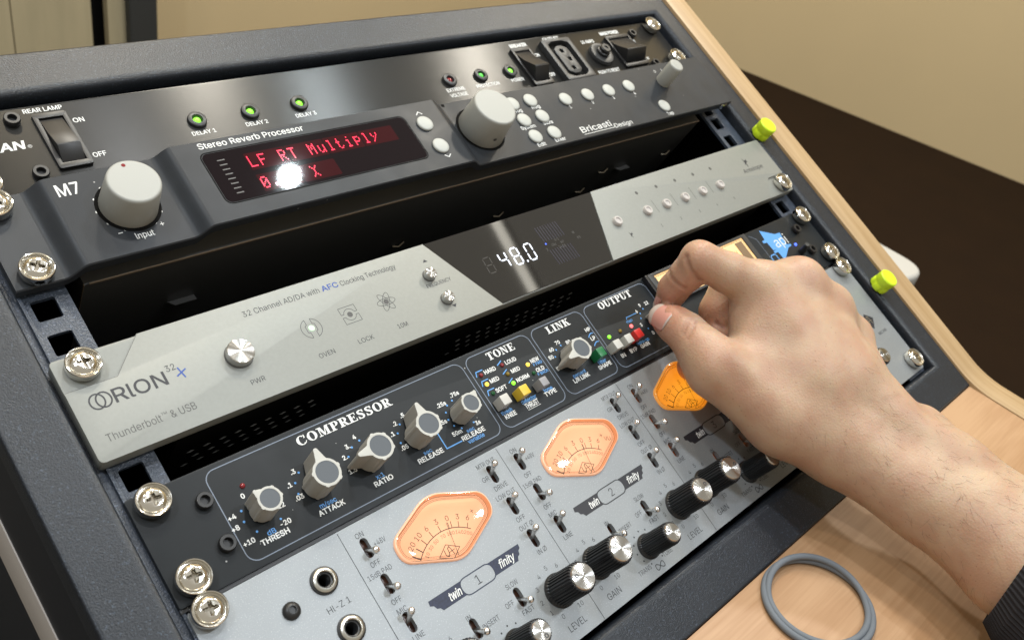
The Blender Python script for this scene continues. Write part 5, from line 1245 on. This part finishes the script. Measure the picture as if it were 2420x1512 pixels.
# make sure normals point outwards
ctr = np.array([310, 280, 42.0])
if ((HV - ctr) * HN).sum() < 0: HN = -HN; HQ = HQ[:, ::-1]
def seg_dist(V, pts):
    D = np.full(len(V), 1e9)
    for a, b in zip(pts[:-1], pts[1:]):
        a = np.array(a, float); d = np.array(b, float) - a; t = np.clip(((V - a) @ d) / (d @ d), 0, 1)
        D = np.minimum(D, np.linalg.norm(V - a - t[:, None] * d, axis=1))
    return D
red = np.zeros(len(HV))
for pts, w, amp in DETAILS:
    D = seg_dist(HV, pts); HV = HV - HN * (amp * np.exp(-(D / w) ** 2))[:, None]
HN2 = vnormals(HV, HQ)
# skin colour: warmer at the finger ends and knuckles, creases darker red
colr = np.tile(np.array([0.47, 0.332, 0.236]), (len(HV), 1))
def blend(mask, c, k): 
    global colr
    colr = colr * (1 - (mask * k)[:, None]) + np.array(c) * (mask * k)[:, None]
for p, r, c, k in TINTS:
    blend(np.exp(-(np.linalg.norm(HV - np.array(p), axis=1) / r) ** 2), c, k)
for pts, w, amp in DETAILS:
    if amp > 0.3: blend(np.exp(-(seg_dist(HV, pts) / (w * .9)) ** 2), (0.30, 0.14, 0.09), .5)
person = thing('person', (300, 300, 30), 'bare right hand and forearm in a black ribbed cuff, finger and thumb turning a knob', 'person')
me = bpy.data.meshes.new('arm'); og = ORG[person.name]
me.from_pydata([((x - og[0]) * MM, -(y - og[1]) * MM, (z - og[2]) * MM) for x, y, z in HV], [], [tuple(int(i) for i in q) for q in HQ])
ca = me.color_attributes.new('tone', 'FLOAT_COLOR', 'POINT'); ca.data.foreach_set('color', np.concatenate([colr, np.ones((len(colr), 1))], 1).astype(np.float32).ravel())
me.polygons.foreach_set('use_smooth', [True] * len(me.polygons))
sk = bpy.data.materials.new('skin'); sk.use_nodes = True; n_ = sk.node_tree.nodes; l_ = sk.node_tree.links; b = n_['Principled BSDF']
b.inputs['Roughness'].default_value = 0.42; b.inputs['Subsurface Weight'].default_value = 0.5; b.inputs['Subsurface Radius'].default_value = (1, .3, .15); b.inputs['Subsurface Scale'].default_value = .006
b.inputs['Specular IOR Level'].default_value = 0.35
at_ = n_.new('ShaderNodeVertexColor'); at_.layer_name = 'tone'; tc = n_.new('ShaderNodeTexCoord')
nz = n_.new('ShaderNodeTexNoise'); nz.inputs['Scale'].default_value = 60; nz.inputs['Detail'].default_value = 5; l_.new(tc.outputs['Object'], nz.inputs['Vector'])
rp = n_.new('ShaderNodeValToRGB'); rp.color_ramp.elements[0].position = .35; rp.color_ramp.elements[1].position = .65; rp.color_ramp.elements[0].color = (.93, .82, .80, 1); rp.color_ramp.elements[1].color = (1.05, 1.06, 1.04, 1); l_.new(nz.outputs['Fac'], rp.inputs[0])
m1 = n_.new('ShaderNodeMixRGB'); m1.blend_type = 'MULTIPLY'; m1.inputs[0].default_value = 1; l_.new(at_.outputs[0], m1.inputs[1]); l_.new(rp.outputs[0], m1.inputs[2])
vo = n_.new('ShaderNodeTexVoronoi'); vo.inputs['Scale'].default_value = 330; vo.inputs['Randomness'].default_value = .85; l_.new(tc.outputs['Object'], vo.inputs['Vector'])
r2 = n_.new('ShaderNodeValToRGB'); r2.color_ramp.elements[0].position = .05; r2.color_ramp.elements[1].position = .13; r2.color_ramp.elements[0].color = (.62, .50, .46, 1); r2.color_ramp.elements[1].color = (1, 1, 1, 1); l_.new(vo.outputs['Distance'], r2.inputs[0])
m2 = n_.new('ShaderNodeMixRGB'); m2.blend_type = 'MULTIPLY'; m2.inputs[0].default_value = .8; l_.new(m1.outputs[0], m2.inputs[1]); l_.new(r2.outputs[0], m2.inputs[2]); l_.new(m2.outputs[0], b.inputs['Base Color'])
n2 = n_.new('ShaderNodeTexVoronoi'); n2.inputs['Scale'].default_value = 900; l_.new(tc.outputs['Object'], n2.inputs['Vector'])
bp = n_.new('ShaderNodeBump'); bp.inputs['Strength'].default_value = .35; bp.inputs['Distance'].default_value = .0003; l_.new(n2.outputs['Distance'], bp.inputs['Height']); l_.new(bp.outputs[0], b.inputs['Normal'])
part('arm', me, sk, person)
# nails: curved plates on the thumb and the index finger
def nail(C, u, nrm, length, width, R, name='fingernail', tipm=True):
    C, u, nrm = Vector(C), Vector(u).normalized(), Vector(nrm); nrm = (nrm - u * nrm.dot(u)).normalized(); v = u.cross(nrm)
    vs = []; fs = []; NU, NV = 16, 12; mi = []
    for i in range(NU + 1):
        s = -1 + 2 * i / NU
        for j in range(NV + 1):
            t = -1 + 2 * j / NV
            wmax = (1 - 0.10 * s) * (1 - max(0, -s - .45) ** 2 * 1.5) * (1 - max(0, s - .7) ** 2 * 2.5)
            th = t * width / 2 / R * wmax
            end = length / 2 * (1 - .12 * t * t * (1 if abs(s) > .01 else 0))
            p = C + u * (s * end) + v * (R * math.sin(th)) + nrm * (R * math.cos(th) - R - .7 * max(0, -s - .7) * 2 - .25 * s * s)
            vs.append(p)
    for i in range(NU):
        for j in range(NV):
            a_ = i * (NV + 1) + j; fs.append((a_, a_ + 1, a_ + NV + 2, a_ + NV + 1))
    me_ = bpy.data.meshes.new(name); me_.from_pydata([((p.x - og[0]) * MM, -(p.y - og[1]) * MM, (p.z - og[2]) * MM) for p in vs], [], fs)
    me_.materials.append(M['nail']); me_.materials.append(M['nailtip'])
    for q, pl in enumerate(me_.polygons):
        i = q // NV; pl.use_smooth = True; pl.material_index = 1 if (i >= NU - 4 or i < 1) else 0
    o = part(name, me_, None, person); sm = o.modifiers.new('thickness', 'SOLIDIFY'); sm.thickness = .0005; sm.offset = 0
for a_ in NAILS: nail(*a_)
# ribbed black cuff round the forearm
def cuff():
    A, Bv = Vector(CUFF[0]), Vector(CUFF[1]); ax = (Bv - A).normalized(); e1 = Vector(CUFF[2]); e1 = (e1 - ax * e1.dot(ax)).normalized(); e2 = ax.cross(e1)
    ra, rb = CUFF[3], CUFF[4]; n = 480; rows = 9; L = (Bv - A).length
    mb = MB(); vs = []
    for i in range(rows):
        t = i / (rows - 1)
        for j in range(n):
            a = 2 * math.pi * j / n; rib = .4 * math.cos(a * 96) + .15 * math.sin(a * 96 * 2 + i)
            inn = -1.4 if i == 0 else 0; gr = 1 + .10 * t + (0.02 if i == 1 else 0)
            p = A + ax * (L * t + (0.9 if i == 0 else 0) + .12 * math.cos(a * 96) * (i <= 1) - 10 * math.cos(a) * (1 - t)) + e1 * (math.cos(a) * (ra * gr + rib + inn)) + e2 * (math.sin(a) * (rb * gr + rib + inn)); vs.append(p)
    mb.add(vs, [(i * n + j, i * n + (j + 1) % n, (i + 1) * n + (j + 1) % n, (i + 1) * n + j) for i in range(rows - 1) for j in range(n)])
    solid('ribbed_cuff', mat('black_ribbed_knit', (0.012, 0.011, 0.014), .9, bump=.6, bscale=1800), person, mb, smooth=80)
cuff()
# fine dark hairs on the forearm
def hairs():
    rng = np.random.default_rng(3); mb = MB(); toC = np.array([-90.8, 276.1, 331.8])
    ax = np.array(CUFF[0]) - np.array(WRIST); ax /= np.linalg.norm(ax)
    view = toC - HV; view /= np.linalg.norm(view, axis=1)[:, None]
    s_ = (HV - np.array(WRIST)) @ ax
    ok = np.where(((HN2 * view).sum(1) > 0.0) & (s_ > -18))[0]
    pr_ = np.clip((s_[ok] + 25) / 60, 0.05, 1); pick = rng.choice(ok, 420, p=pr_ / pr_.sum())
    for i in pick:
        p = HV[i] + HN2[i] * .05; nn = HN2[i]; d = ax * rng.normal(.5, .3) + rng.normal(0, .45, 3) + np.array([.25, .6, -.2]); d -= nn * (d @ nn) * .92; d += nn * .22; d /= np.linalg.norm(d)
        L = rng.uniform(3.5, 8.0); side = np.cross(d, nn); side /= np.linalg.norm(side); pts = []
        bend = rng.normal(0, .5)
        for t in (0, .35, .7, 1.0): pts.append(p + d * L * t + side * bend * L * t * t * .5 - nn * .12 * L * t * t)
        vs = []
        for k_, q in enumerate(pts):
            w = .048 * (1 - .75 * k_ / 3); vs += [q - side * w, q + side * w, q + nn * w]
        mb.add([tuple(v) for v in vs], [(3 * k_ + a, 3 * k_ + (a + 1) % 3, 3 * k_ + 3 + (a + 1) % 3, 3 * k_ + 3 + a) for k_ in range(3) for a in range(3)])
    me_ = bpy.data.meshes.new('arm_hair'); me_.from_pydata([((x - og[0]) * MM, -(y - og[1]) * MM, (z - og[2]) * MM) for x, y, z in mb.v], [], mb.f)
    part('arm_hair', me_, mat('dark_body_hair', (.13, .085, .055), .5), person, kind='stuff')
hairs()
